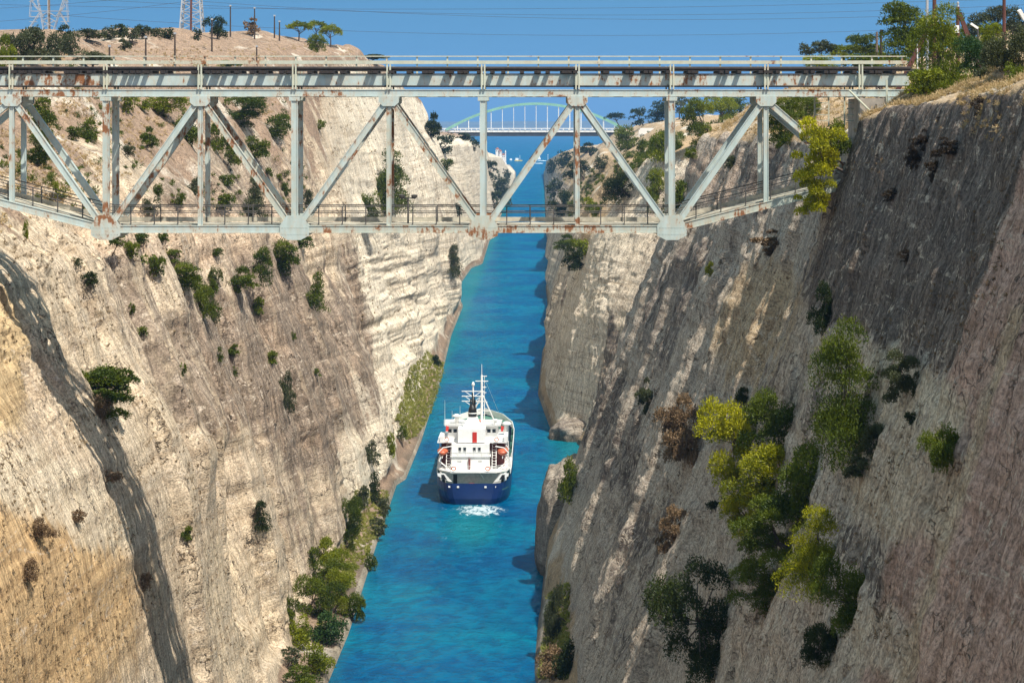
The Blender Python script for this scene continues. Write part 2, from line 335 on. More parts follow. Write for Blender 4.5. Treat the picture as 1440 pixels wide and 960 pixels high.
    if side < 0:
        col[:] = (0.52, 0.43, 0.32)
        def paint(msk, c, k=1.0): col[:] = col+(np.array(c)-col)*(msk*k)[..., None]
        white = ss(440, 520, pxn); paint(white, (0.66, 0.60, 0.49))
        paint(blob(40, 860, 200, 190, 0), (0.50, 0.345, 0.18), .9); paint(blob(0, 500, 60, 130), (0.50, 0.37, 0.20), .8)
        paint(blob(90, 700, 150, 60, .5), (0.58, 0.50, 0.38), .9); paint(blob(320, 850, 90, 130), (0.56, 0.46, 0.33), .8)
        paint(blob(270, 330, 200, 60), (0.50, 0.38, 0.28), .6)
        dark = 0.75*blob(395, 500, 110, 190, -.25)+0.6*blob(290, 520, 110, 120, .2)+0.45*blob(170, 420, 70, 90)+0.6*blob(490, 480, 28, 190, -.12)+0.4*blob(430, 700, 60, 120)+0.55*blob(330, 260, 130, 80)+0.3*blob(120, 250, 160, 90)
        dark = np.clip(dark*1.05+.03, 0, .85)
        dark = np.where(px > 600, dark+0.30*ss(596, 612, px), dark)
        soil = 0.85*ss(5.3, 6.3, S+e1*2.2)*(1-0.75*ss(430, 480, px)*(1-ss(6.4, 7.2, S)))
        soil = np.maximum(soil, (1-ss(2.0, 2.9, S+e1))*(S > 1.05)*0.9)
        fleck = 0.25+0.3*ss(500, 350, pxn); fleck = fleck*(1-.9*np.maximum(blob(60, 830, 190, 150, 0), blob(0, 500, 50, 110)))
    else:
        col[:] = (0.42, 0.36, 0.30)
        def paint(msk, c, k=1.0): col[:] = col+(np.array(c)-col)*(msk*k)[..., None]
        slabline = px-(1440-(py-430)*0.33)
        pink = ss(93.0, 91.8, YY+e2*0.8); paint(pink, (0.42, 0.29, 0.235))
        paint(ss(-30, -10, slabline)*(1-ss(4, 16, slabline+e2*20))*ss(420, 440, py), (0.46, 0.36, 0.25), .8)
        paint(blob(1075, 460, 60, 120, .3), (0.42, 0.32, 0.21), .9); paint(blob(1250, 545, 140, 60, .45), (0.52, 0.44, 0.33), .85)
        paint(blob(1000, 560, 60, 70), (.40,.35,.30), .6); paint(blob(1270, 680, 110, 90, .3), (0.47, 0.38, 0.28), .8)
        paint(blob(1080, 880, 90, 90), (0.45, 0.36, 0.29), .8); paint(blob(1230, 900, 50, 60), (.50,.42,.33), .8)
        paint(ss(905, 880, px-(py-480)*-0.25)*ss(300, 330, py)*(1-ss(400, 380, YY)*1.0), (0.58, 0.50, 0.40), 1)
        butt = ss(416, 411, YY)*ss(397, 401, YY); paint(butt, (0.66, 0.58, 0.47), 1)  # buttress face painted paler, its sunlight put into the stone colour
        paint(blob(1020, 250, 45, 60), (0.42, 0.32, 0.25), .8); paint(blob(800, 740, 40, 90), (.48,.43,.36), .7)
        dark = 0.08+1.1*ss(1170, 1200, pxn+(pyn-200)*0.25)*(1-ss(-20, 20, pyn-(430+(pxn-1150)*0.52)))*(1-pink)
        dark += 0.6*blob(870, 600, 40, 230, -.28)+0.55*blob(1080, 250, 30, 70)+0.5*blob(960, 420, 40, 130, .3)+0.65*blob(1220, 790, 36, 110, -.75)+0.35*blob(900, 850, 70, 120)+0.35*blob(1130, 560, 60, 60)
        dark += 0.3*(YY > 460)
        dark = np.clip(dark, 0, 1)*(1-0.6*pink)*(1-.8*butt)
        soil = ss(5.95, 6.12, S+e1*0.25)
        soil = np.maximum(soil, (1-ss(2.0, 2.9, S+e1))*(S > 1.3)*0.8)
        soil = np.where(YY > 420, np.maximum(soil, ss(4.2, 5.4, S+e1*2)), soil)
        fleck = 0.45+0.4*(YY < 300)*ss(420, 520, py)*(1-pink)
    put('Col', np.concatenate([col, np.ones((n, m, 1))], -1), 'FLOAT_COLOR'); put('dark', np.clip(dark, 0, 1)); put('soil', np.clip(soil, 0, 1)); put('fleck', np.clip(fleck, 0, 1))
    put('wet', (1-ss(0.5, 1.6, Z2+e1*1.2)))
    return ob
def rock_mat(name, darkcol, soilA, soilB):
    m = NT(name); fl = m.attr('flow').outputs['Vector']; p = m.pos()
    s1 = m.noise(m.vmul(fl, (0.8, 0.05, 0.3)), 1.0, 7, 0.62); s2 = m.noise(m.vmul(fl, (3.2, 0.28, 1)), 1.0, 6, 0.6)
    n1 = m.noise(p, 0.22, 8, 0.6); n2 = m.noise(p, 1.5, 8, 0.65); n3 = m.noise(p, 6.0, 5, 0.7)
    strata = m.noise(m.vmul(fl, (0.035, 1.3, 0.1)), 1.0, 5, 0.6, 0.3)
    dk = m.attr('dark').outputs['Fac']; soil = m.attr('soil').outputs['Fac']; flk = m.attr('fleck').outputs['Fac']
    col = m.attr('Col').outputs['Color']
    # patches of cream, grey and ochre in the stone
    col = m.mix(m.smooth(n1, 0.42, 0.62, 0, 0.55), col, m.mix(1.0, col, (1.18, 1.16, 1.10, 1), 'MULTIPLY'))
    col = m.mix(m.smooth(n2, 0.52, 0.70, 0, 0.55), col, m.mix(1.0, col, (0.60, 0.53, 0.46, 1), 'MULTIPLY'))
    col = m.mix(m.smooth(strata, 0.52, 0.62, 0, 0.45), col, m.mix(1.0, col, (0.62, 0.56, 0.50, 1), 'MULTIPLY'))
    # run-off streaks and black crust
    sd = m.math('ADD', m.math('MULTIPLY', m.math('SUBTRACT', s1, 0.5), 1.9), m.math('MULTIPLY', m.math('SUBTRACT', s2, 0.5), 0.9))
    sd = m.math('ADD', sd, m.math('MULTIPLY', m.math('SUBTRACT', n2, 0.5), 0.7))
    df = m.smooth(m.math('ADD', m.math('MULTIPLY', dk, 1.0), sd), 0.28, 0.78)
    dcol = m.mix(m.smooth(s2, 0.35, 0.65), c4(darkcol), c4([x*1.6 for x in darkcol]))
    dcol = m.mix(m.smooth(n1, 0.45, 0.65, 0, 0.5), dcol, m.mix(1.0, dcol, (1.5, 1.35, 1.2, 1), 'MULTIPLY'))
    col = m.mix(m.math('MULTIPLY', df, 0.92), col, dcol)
    col = m.mix(1.0, col, m.mix(m.smooth(s2, 0.38, 0.62), (0.72, 0.70, 0.68, 1), (1.16, 1.15, 1.13, 1)), 'MULTIPLY')
    # small pale flecks, set by the fleck mask
    fk = m.noise(m.vmul(fl, (2.6, 1.0, 1)), 1.0, 6, 0.75, 0.6)
    ff = m.smooth(m.math('ADD', fk, m.math('MULTIPLY', m.math('SUBTRACT', flk, 0.5), 0.16)), 0.575, 0.635)
    col = m.mix(m.math('MULTIPLY', ff, 0.8), col, (0.52, 0.44, 0.35, 1))
    # thin pale bedding lines
    bl = m.noise(m.vmul(fl, (0.045, 0.36, 0.1)), 1.0, 3, 0.5, 0.15)
    bf = m.math('MULTIPLY', m.smooth(m.math('ABSOLUTE', m.math('SUBTRACT', bl, 0.5)), 0.015, 0.004), m.smooth(m.noise(p, 1.6, 6, 0.75), 0.48, 0.58))
    col = m.mix(m.math('MULTIPLY', bf, 0.6), col, (0.56, 0.48, 0.38, 1))
    # small pits and cracks
    vo = m.n('TexVoronoi', feature='DISTANCE_TO_EDGE'); m.set(vo.inputs['Vector'], m.vmul(fl, (0.42, 0.26, 0.4))); m.set(vo.inputs['Scale'], 1.0)
    wv = m.n('VectorMath', operation='ADD'); m.set(wv.inputs[0], m.vmul(fl, (0.42, 0.20, 0.4)))
    nz = m.n('TexNoise'); m.set(nz.inputs['Vector'], p); m.set(nz.inputs['Scale'], 0.7); m.set(nz.inputs['Detail'], 5.0)
    m.set(wv.inputs[1], nz.outputs['Color']); m.set(vo.inputs['Vector'], wv.outputs[0])
    crack = m.math('MULTIPLY', m.smooth(vo.outputs['Distance'], 0.022, 0.0), m.smooth(n1, 0.40, 0.54))
    pit = m.smooth(n3, 0.61, 0.68)
    pit = m.math('MULTIPLY', m.math('MULTIPLY', pit, m.smooth(n1, 0.4, 0.6)), m.smooth(flk, 0.08, 0.32))
    holes = m.math('MAXIMUM', crack, pit)
    col = m.mix(m.math('MULTIPLY', holes, 0.8), col, (0.085, 0.062, 0.045, 1))
    # dry soil and straw on the slopes
    sc = m.mix(m.smooth(n2, 0.40, 0.60), c4(soilA), c4(soilB)); sc = m.mix(m.smooth(m.noise(p, 0.09, 5, 0.6), 0.54, 0.66), sc, (0.56, 0.50, 0.41, 1))
    sc = m.mix(m.smooth(m.noise(p, 0.5, 6, 0.7), 0.56, 0.66, 0, 0.8), sc, (0.17, 0.12, 0.07, 1))
    col = m.mix(m.smooth(m.math('ADD', soil, m.math('MULTIPLY', m.math('SUBTRACT', n2, 0.5), 0.7)), 0.4, 0.65), col, sc)
    col = m.mix(m.math('MULTIPLY', m.attr('wet').outputs['Fac'], 0.75), col, (0.085, 0.075, 0.06, 1))
    fine = m.smooth(n3, 0.32, 0.68, m.smooth(flk, 0.05, 0.3, 0.85, 0.48), m.smooth(flk, 0.05, 0.3, 1.1, 1.38)); col = m.mix(1.0, col, m.n('CombineColor', i0=fine, i1=fine, i2=fine), 'MULTIPLY')
    h = m.math('ADD', m.math('MULTIPLY', n2, 0.9), m.math('ADD', m.math('MULTIPLY', s2, 0.7), m.math('MULTIPLY', n3, 0.28)))
    h = m.math('SUBTRACT', m.math('ADD', h, m.math('MULTIPLY', strata, 0.5)), m.math('MULTIPLY', holes, 0.5))
    m.bsdf(col, 0.95, m.bump(h, 0.7, 0.4), Specular_IOR_Level=0.15); return m.m
M['rock_l'] = rock_mat('weathered_limestone', (0.150, 0.118, 0.092), (0.33, 0.235, 0.165), (0.24, 0.17, 0.12))
M['rock_r'] = rock_mat('crusted_limestone', (0.088, 0.072, 0.063), (0.46, 0.33, 0.20), (0.36, 0.26, 0.16))
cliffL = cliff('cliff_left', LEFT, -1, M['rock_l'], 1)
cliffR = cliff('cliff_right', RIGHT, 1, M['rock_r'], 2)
bpy.context.view_layer.update()
def hit(px, py, offset=0.0):
    o = Vector((0, 0, HC)); d = (at(px, py, 100)-o).normalized(); best = None
    for ob in (cliffL, cliffR):
        ok, loc, nor, _ = ob.ray_cast(o, d)
        if ok and (best is None or loc.y < best[0].y): best = (loc.copy(), nor.copy())
    return best
def drop(x, y, z=200):
    best = None
    for ob in (cliffL, cliffR):
        ok, loc, nor, _ = ob.ray_cast(Vector((x, y, z)), Vector((0, 0, -1)))
        if ok and (best is None or loc.z > best.z): best = loc.copy()
    return best

# ------------------------------------------------------------------ water
m = NT('sea_water'); p = m.pos()
sx = m.n('SeparateXYZ', i0=p); X_, Y_ = sx.outputs[0], sx.outputs[1]
w1 = m.noise(m.vmul(p, (0.9, 0.55, 1)), 0.55, 4, 0.55, 0.4); w2 = m.noise(m.vmul(p, (1, 0.7, 1)), 1.9, 4, 0.6); w3 = m.noise(p, 0.05, 3, 0.5)
gust = m.smooth(m.noise(m.vmul(p, (1, 0.35, 1)), 0.035, 4, 0.6), 0.35, 0.65, 0.35, 1.2)
h = m.math('ADD', m.math('MULTIPLY', w1, 1.0), m.math('MULTIPLY', w2, 0.38)); h = m.math('MULTIPLY', h, gust)
rip = m.smooth(m.math('ADD', m.math('MULTIPLY', w1, 0.6), m.math('MULTIPLY', m.noise(m.vmul(p, (0.55, 1.1, 1)), 1.0, 5, 0.65), 0.4)), 0.40, 0.62)
deep = m.mix(m.smooth(w3, 0.35, 0.65), (0.0, 0.062, 0.160, 1), (0.0, 0.100, 0.180, 1))
deep = m.mix(m.math('MULTIPLY', rip, 0.75), m.mix(1.0, deep, (1, 0.78, 0.84, 1), 'MULTIPLY'), m.mix(1.0, deep, (1, 1.42, 1.22, 1), 'MULTIPLY'))
ax = m.math('SUBTRACT', X_, m.math('ADD', m.math('MULTIPLY', Y_, 0.0125), -10.5))
bank = m.math('ADD', m.smooth(ax, -9.0, -13.0), m.smooth(ax, 10.0, 16.0)); bank = m.math('MULTIPLY', bank, m.smooth(Y_, 2600, 2000))
deep = m.mix(m.math('MULTIPLY', bank, 0.55), deep, (0.01, 0.15, 0.15, 1))
# propeller wash behind the stern
dx = m.math('ADD', X_, 5.7); dy = m.math('SUBTRACT', Y_, 320.0)
rr = m.math('ADD', m.math('POWER', m.math('DIVIDE', dx, 4.2), 2.0), m.math('POWER', m.math('DIVIDE', dy, 24.0), 2.0))
wash = m.smooth(rr, 1.3, 0.0)
deep = m.mix(m.math('MULTIPLY', wash, 0.5), deep, (0.01, 0.16, 0.165, 1))
fn = m.noise(m.vmul(p, (1.0, 0.35, 1)), 1.3, 8, 0.7, 0.8)
zone = m.smooth(rr, 2.6, 0.6)
foam = m.math('MULTIPLY', zone, m.smooth(m.math('ADD', fn, m.math('MULTIPLY', m.smooth(m.math('ADD', m.math('POWER', m.math('DIVIDE', m.math('ADD', X_, 4.6), 5.0), 2.0), m.math('POWER', m.math('DIVIDE', m.math('SUBTRACT', Y_, 329.5), 6.5), 2.0)), 1.0, 0.0), 0.26)), 0.60, 0.82))
deep = m.mix(m.math('MULTIPLY', foam, 0.55), deep, (0.75, 0.80, 0.80, 1))
nrm = m.bump(h, 1.0, 0.9)
df_ = m.n('BsdfDiffuse', Color=deep, Normal=nrm); gl = m.n('BsdfGlossy', Color=(0.55, 0.80, 1.0, 1), Roughness=m.smooth(foam, 0, 1, 0.09, 0.7), Normal=nrm)
fr = m.n('Fresnel', IOR=1.33, Normal=nrm); mx = m.n('MixShader', i0=m.math('MULTIPLY', m.math('MINIMUM', fr.outputs[0], 0.6), 0.5)); m.set(mx.inputs[1], df_.outputs[0]); m.set(mx.inputs[2], gl.outputs[0])
m.t.links.new(mx.outputs[0], m.o.inputs[0])
M['water'] = m.m
b = MB(); b.poly([(-14000,-200,0),(14000,-200,0),(14000,40000,0),(-14000,40000,0)], [(0,1,2,3)])
tag(b.build('water', M['water']), kind='structure')
# far coast across the gulf
xs = np.linspace(-9000, 9000, 240); rows = []
hgt = 20+190*fbm(xs/2600, 3.3, 0, 5)**1.4*ss(-5000, 1800, xs+1500)
V = []; 
for k, (yy, f) in enumerate(((14000,0),(14600,.45),(15400,.8),(16500,1),(18500,.5),(20000,0))):
    V += [(x, yy+300*math.sin(x/900+k), -2+h_*f*(0.85+0.3*vn(x/350, k*3.1))) for x, h_ in zip(xs, hgt)]
nx = len(xs); Q = [(k*nx+i, k*nx+i+1, (k+1)*nx+i+1, (k+1)*nx+i) for k in range(5) for i in range(nx-1)]
tag(mesh_np('mountain', V, Q, simple('far_hills', (0.13, 0.13, 0.09), 0.9, 0, 0.4, 0.002), smooth=True), kind='structure')

# ------------------------------------------------------------------ the hazy summer air
m = D.materials.new('summer_haze'); m.use_nodes = True; t_ = m.node_tree; t_.nodes.clear(); o_ = t_.nodes.new('ShaderNodeOutputMaterial'); v_ = t_.nodes.new('ShaderNodeVolumePrincipled')
v_.inputs['Color'].default_value = (0.26, 0.55, 1.0, 1); v_.inputs['Density'].default_value = 0.00008; v_.inputs['Anisotropy'].default_value = 0.2
t_.links.new(v_.outputs[0], o_.inputs['Volume'])
tag(MB().box(-14100, 14100, -260, 40100, -5, 420).build('haze', m), kind='stuff')

# rock knob standing in the water under the right wall
def outcrop(c, r, seed, lab, mat):
    n, k = 90, 60; U, W = np.meshgrid(np.linspace(0, 2*math.pi, n, endpoint=False), np.linspace(-.5*math.pi, .5*math.pi, k), indexing='ij')
    d = np.stack([np.cos(U)*np.cos(W), np.sin(U)*np.cos(W), np.sin(W)], -1); q = d*np.array([1,1,1.2])
    f = .72+.5*fbm(q[...,0]*1.6+seed+20, q[...,1]*1.6+20, q[...,2]*1.4+20, 5)+.10*np.abs(fbm(q[...,0]*5+40, q[...,1]*5+40, q[...,2]*3+40, 3)-.5)
    V = np.sign(d)*np.abs(d)**.75*f[..., None]*np.array(r)+np.array(c); i, j = np.meshgrid(np.arange(n), np.arange(k-1), indexing='ij'); a = (i*k+j).ravel(); b2 = (((i+1)%n)*k+j).ravel()
    o = mesh_np('rock_outcrop', V.reshape(-1,3), np.stack([a, b2, b2+1, a+1], 1), mat, smooth=True); me = o.data; N = n*k
    def put(nm, arr, typ='FLOAT'):
        t = me.attributes.new(nm, typ, 'POINT'); t.data.foreach_set({'FLOAT':'value','FLOAT_VECTOR':'vector','FLOAT_COLOR':'color'}[typ], np.ascontiguousarray(arr, np.float32).ravel())
    P = V.reshape(-1,3); put('flow', np.stack([P[:,1], P[:,2], P[:,0]*.5], -1), 'FLOAT_VECTOR'); put('Col', np.tile((.30,.265,.225,1), (N,1)), 'FLOAT_COLOR')
    put('dark', np.full(N, .4)); put('soil', np.zeros(N)); put('fleck', np.full(N, .4)); put('wet', 1-ss(.4, 1.8, P[:,2])); return tag(o, lab, 'rock')
outcrop((8.4, 286, 4.0), (5.2, 6.5, 10.5), 1.0, 'rounded grey rock knob standing in the water at the foot of the right wall', M['rock_r'])
outcrop((12.0, 404.5, .2), (4.8, 5, 3.6), 5.0, 'low pale rock ledge at the water corner of the bright buttress', M['rock_r'])
bpy.context.view_layer.update()
# ------------------------------------------------------------------ railway truss bridge across the cut
M['paint'] = rusty('weathered_blue_paint', (0.43, 0.51, 0.49), 0.78)
M['paint_r'] = rusty('rusting_blue_paint', (0.43, 0.48, 0.43), 1.1)
M['paint_d'] = rusty('bare_rail_paint', (0.33, 0.37, 0.35), 0.6)
M['rail'] = rusty('weathered_rail_paint', (0.50, 0.52, 0.42), 0.45)
M['creosote'] = simple('creosoted_timber', (0.030, 0.023, 0.021), 0.85, 0, 0.5, 4)
M['deckwood'] = simple('bleached_planks', (0.42, 0.39, 0.31), 0.9, 0, 0.45, 1.5)
M['iron'] = simple('dark_iron', (0.075, 0.07, 0.065), 0.6, 0.3, 0.4, 3)
M['concrete'] = simple('old_concrete', (0.36, 0.32, 0.27), 0.95, 0, 0.4, 1.2, 0.4)
br = empty('railway_bridge', (0, 0, 0), 0, 'pale blue rusting steel truss railway bridge spanning the cut high above the canal', 'railway bridge')
XC, P2, YN, YF = -8.24, 6.31, 150.0, 153.6
ZT, ZB, ZE = 58.95, 49.85, 53.05        # top chord, bottom chord, end bearing
UP = [XC+2*P2*k for k in (-2,-1,0,1,2)]; LOW = [XC+P2*k for k in (-3,-1,1,3)]; ENDS = [XC-31.6, XC+31.6]
def zlow(x):
    t = abs(x-XC); return ZB if t <= 3*P2 else ZB+(ZE-ZB)*(t-3*P2)/(31.6-3*P2)
def member(name, p, q, wy, h, mat, flange=0.05):
    b = MB(); b.beam(p, q, wy, h-0.1)
    p, q = Vector(p), Vector(q); d = (q-p).normalized(); n = Vector((0,1,0)).cross(d).normalized()
    for s in (-1, 1): b.beam(p+n*s*(h/2-0.025)+d*0.02, q+n*s*(h/2-0.025)-d*0.02, wy+0.08, 0.05)
    k = int((q-p).length/0.9)
    return b.build(name, mat, br)
for y, front in ((YN, 1), (YF, 0)):
    s = -1 if front else 1
    member('top_chord', (-44, y, ZT), (26.35, y, ZT), 0.42, 0.47, M['paint'])
    nodes = [ENDS[0]]+[LOW[0], LOW[1], LOW[2], LOW[3]]+[ENDS[1]]
    for x0, x1 in zip(nodes, nodes[1:]): member('bottom_chord', (x0, y, zlow(x0)), (x1, y, zlow(x1)), 0.36, 0.5, M['paint_r' if x0 > -16 else 'paint'])
    for i, x in enumerate(LOW):
        member('main_post', (x, y, ZB+0.2), (x, y, ZT-0.25), 0.34, 0.43, M['paint'])
        b = MB(); b.box(x-0.36, x+0.36, y-0.24, y+0.24, ZT-0.52, ZT-0.26); b.build('post_cap', M['paint'], br)
        b = MB(); o = [(-.98,-.42),(-.98,.25),(-.5,.92),(.5,.92),(.98,.25),(.98,-.42),(.42,-.72),(-.42,-.72)]
        b.prism([(x+u, ZB+v) for u, v in o], y+s*0.20, y+s*0.245)
        b.prism([(x+u, ZB+v) for u, v in o], y-s*0.245, y-s*0.20)
        for u in np.arange(-0.8, 0.81, 0.2):
            for v in (-0.32, 0.12): b.box(x+u-.022, x+u+.022, y+s*0.245-(.03 if s<0 else 0), y+s*0.245+(.03 if s>0 else 0), ZB+v-.022, ZB+v+.022)
        b.build('gusset_plate', M['paint_r' if i == 2 else 'paint'], br)
    for x in UP:
        member('hanger_post', (x, y, zlow(x)+0.2), (x, y, ZT-0.7), 0.26, 0.32, M['paint_r' if x > -12 and x < 0 else 'paint'])
        b = MB(); o = [(-.68,.0),(.68,0),(.68,-.42),(.4,-.68),(-.4,-.68),(-.68,-.42)]
        for ya, yb in ((y+s*0.215, y+s*0.26), (y-s*0.26, y-s*0.215)): b.prism([(x+u, ZT-0.2+v) for u, v in o], ya, yb)
        b.build('gusset_plate', M['paint'], br)
        for sx in (-1, 1):
            xl = x+sx*P2; zl = ZB+0.35
            if abs(xl-XC) > 3*P2+1: xl = ENDS[0] if sx < 0 else ENDS[1]; zl = ZE+0.2
            member('diagonal', (x+sx*0.3, y, ZT-0.72), (xl-sx*0.35, y, zl), 0.32, 0.41, M['paint_r' if (x > -21 and sx > 0 and x < -8) or x < -8.5 and x > -20 and sx < 0 else 'paint'])
# plate girder with stiffeners above the top chord
for y, s in ((YN+0.05, -1), (YF-0.05, 1)):
    b = MB(); b.box(-44, 26.6, y-0.02, y+0.02, 59.46, 60.2); b.build('girder_web', M['paint'], br)
    b = MB(); b.box(-44, 26.7, y-0.2, y+0.2, 59.40, 59.455); b.build('girder_flange', M['iron'], br)
    b = MB(); b.box(-44, 26.8, y-0.07, y+0.07, 60.205, 60.26); b.build('girder_flange', M['iron'], br)
    for k in range(-6, 6):
        x = XC+P2*k
        if x < -44 or x > 26.5: continue
        b = MB(); b.box(x-0.17, x+0.17, y+s*0.03-(.34 if s<0 else 0), y+s*0.03+(.34 if s>0 else 0), 59.47, 60.19)
        b.box(x-0.15, x-0.05, y+s*.38-.04, y+s*.38+.04, 59.2, 60.85); b.box(x+0.05, x+0.15, y+s*.38-.04, y+s*.38+.04, 59.2, 60.85); b.box(x-.16, x+.16, y+s*.33-.02, y+s*.33+.02, 59.9, 60.12)
        b.build('stiffener_bracket', M['rail'], br)
sl = MB().box(-.14, .14, YN-0.46, YF+0.40, 60.265, 60.47).build('sleeper', M['creosote'], br)
k = 0; x = 26.3
while x > -35:
    if k: c = sl.copy(); COL.objects.link(c)
    else: c = sl
    c.parent = br; c.location = (x, random.uniform(-.04, .04), 0); c.rotation_euler = (0, 0, random.uniform(-.012, .012)); k += 1; x -= 0.632
b = MB()
while x > -44: b.box(x-.14, x+.14, YN-0.46, YF+0.40, 60.265, 60.47); x -= 0.632
tag(b.build('sleeper', M['creosote'], br), kind='stuff')
for y in (YN+0.10, YF-0.10): MB().tube((-44, y, 60.60), (26.7, y, 60.60), 0.125, n=10).build('guard_pipe', M['creosote'], br, True)
for y in (151.25, 152.35): MB().box(-44, 27.5, y-0.035, y+0.035, 60.475, 60.61).build('track_rail', M['iron'], br)
MB().box(-44, 26.6, 151.32, 152.28, 60.478, 60.53).build('deck_boards', M['creosote'], br)
MB().box(-44, 26.6, 152.6, 153.3, 60.478, 60.53).build('deck_boards', M['creosote'], br)
for k in range(-5, 6):
    x = XC+P2*k
    MB().beam((x, YN+.2, ZT+.05), (x, YF-.2, ZT+.05), 0.3, 0.4, (1,0,0)).build('floor_beam', M['paint_d'], br)
    if abs(k) < 5: MB().beam((x, YN+.2, zlow(x)-.05), (x, YF-.2, zlow(x)-.05), 0.26, 0.36, (1,0,0)).build('floor_beam', M['paint_d'], br)
for k in range(-5, 5):
    x = XC+P2*k; MB().beam((x, YN+.25, ZT+.1), (x+P2, YF-.25, ZT+.1), 0.12, 0.14, (0,0,1)).build('lateral_brace', M['paint_d'], br)
# upper hand rail on the far edge
yr = YF+0.75
MB().box(-44, 27.2, yr-.03, yr+.03, 61.50, 61.57).build('hand_rail', M['rail'], br)
MB().box(-44, 27.2, yr-.03, yr+.03, 61.0, 61.24).build('guard_board', M['rail'], br)
x = 26.9
while x > -44:
    MB().box(x-.055, x+.055, yr+.032, yr+.12, 60.2, 61.56).build('rail_post', M['rail'], br); x -= 2.09
MB().box(-44, 27.2, yr-.2, yr+.25, 60.12, 60.2).build('side_walkway', M['deckwood'], br)
# maintenance walkway along the bottom chord
xs_ = [ENDS[0]+1.0, LOW[0], LOW[3], ENDS[1]-1.0]
for i, (x0, x1) in enumerate(zip(xs_, xs_[1:])):
    z0, z1 = zlow(x0)+.30, zlow(x1)+.30
    MB().beam((x0, (YN+YF)/2, z0), (x1, (YN+YF)/2, z1), YF-YN-0.9, 0.07).build('walkway_deck', M['deckwood'], br)
    MB().beam((x0, YF-.36, z0+.22), (x1, YF-.36, z1+.22), .06, .3).build('kick_board', M['deckwood'], br)
    for y in (YN+.42, YF-.45):
        for h_, r in ((1.2, .035), (.78, .028)):
            MB().tube((x0, y, z0+h_), (x1, y, z1+h_), r, n=6).build('hand_rail', M['iron'], br)
        n = int((x1-x0)/1.57+.5)
        for k in range(n+1):
            t = k/n; xx, zz = x0+(x1-x0)*t, z0+(z1-z0)*t
            if y > YN+1 and k % 2: continue
            MB().box(xx-.035, xx+.035, y-.035, y+.035, zz+.03, zz+1.2).build('rail_post', M['iron'], br)
# floodlight standing on the walkway
fl = empty('floodlight', (-7.0, YN+.9, ZB+.34), 0, 'twin headed dark floodlight standing at the walkway railing of the truss bridge', 'floodlight')
MB().tube((0,0,0), (0,0,1.75), .06, n=8).build('pole', M['iron'], fl)
MB().beam((-.45,0,1.7), (.45,0,1.7), .07, .07).build('crossbar', M['iron'], fl)
for s in (-1, 1): MB().lathe([(.06,-.1),(.2,.02),(.22,.16),(.05,.2)], (s*.42,0,1.75), 10).build('lamp_head', M['iron'], fl)
# bearing block and access ladders under the right end
ab = empty('bridge_abutment', (25.2, 151.8, 57.4), 0, 'brown concrete bearing block carrying the right end of the truss bridge', 'abutment')
MB().box(-2.0, -.3, -2.4, 2.8, -1.6, 1.2).build('pier_block', M['concrete'], ab)
MB().poly([(-.2,-2.2,1.25),(1.1,-2.2,1.25),(.75,-2.2,.2),(.1,-2.2,.2),(-.2,2.2,1.25),(1.1,2.2,1.25),(.75,2.2,.2),(.1,2.2,.2)],
          [(0,3,2,1),(4,5,6,7),(0,1,5,4),(1,2,6,5),(2,3,7,6),(3,0,4,7)]).build('bearing_shoe', M['paint'], ab)
b = MB(); b.box(-2.6, 2.2, -2.6, 3.0, -3.5, -1.62); b.build('footing', M['concrete'], ab)
for (px, lab) in ((1156, 'pale steel ladder hanging below the deck left of the bridge bearing'), (1200, 'pale steel ladder with long side pole right beside the bridge bearing')):
    q = at(px, 152, YN+2.2); ld = empty('access_ladder', q, 0, lab, 'ladder', 'ladders under the bridge end')
    for x in ((-.5, .45) if px < 1180 else (-.6, .75)): MB().box(x-.05, x+.05, -.05, .05, -1.2, .95 if px < 1180 else 2.1).build('side_rail', M['rail'], ld)
    for k in range(5): MB().box(-.45, .42 if px < 1180 else .7, -.04, .04, -.9+k*.4, -.82+k*.4).build('rung', M['rail'], ld)
for p, q, lab in ((at(1202,152,149.2), at(1236,152,149.2)+Vector((0,0,-.8)), 'leaning pale steel prop running down from the bridge girder to the dry grass'),):
    pr = MB().tube(p+Vector((-.4,0,1.2)), q, .07, n=7).build('steel_prop', M['rail']); tag(pr, lab, 'prop')
q = at(1247, 140, 148.6); st = MB().box(q.x-.06, q.x+.06, q.y-.06, q.y+.06, q.z-1.6, q.z+1.3).build('marker_post', M['rail']); tag(st, 'upright pale steel post in dry grass in front of the girder end', 'post')
# ------------------------------------------------------------------ distant arch road bridge
YA = 1400.0; M['green'] = simple('pale_green_steel', (0.20, 0.42, 0.33), 0.5, 0, 0.15, .2); M['whitesteel'] = simple('white_steel', (0.75, 0.76, 0.74), 0.5, 0, 0.15, .5)
M['asphalt'] = simple('dark_steel', (0.035, 0.045, 0.06), 0.8, 0, 0.3, .5)
l, r = at(627, 183, YA), at(881, 183, YA); zc = at(0, 146, YA).z; ar = empty('arch_bridge', ((l.x+r.x)/2, YA, l.z), 0, 'distant pale green arch road bridge with thin hangers crossing the far canal', 'arch bridge')
hw = (r.x-l.x)/2; rise = zc-l.z
def az(x): return rise*(1-(x/hw)**2)
for y in (0, 11):
    b = MB(); n = 26
    for i in range(n):
        x0, x1 = -hw+2*hw*i/n, -hw+2*hw*(i+1)/n; b.beam((x0, y, az(x0)), (x1, y, az(x1)), 1.1, 1.5)
    b.build('arch_rib', M['green'], ar)
    for k in range(1, 16):
        x = -hw+2*hw*k/16
        if az(x) > 2: MB().tube((x, y, 0), (x, y, az(x)), .16, n=5).build('hanger', M['whitesteel'], ar)
MB().box(-hw-9, hw+9, .3, 10.7, -1.4, -.1).build('deck', M['whitesteel'], ar)
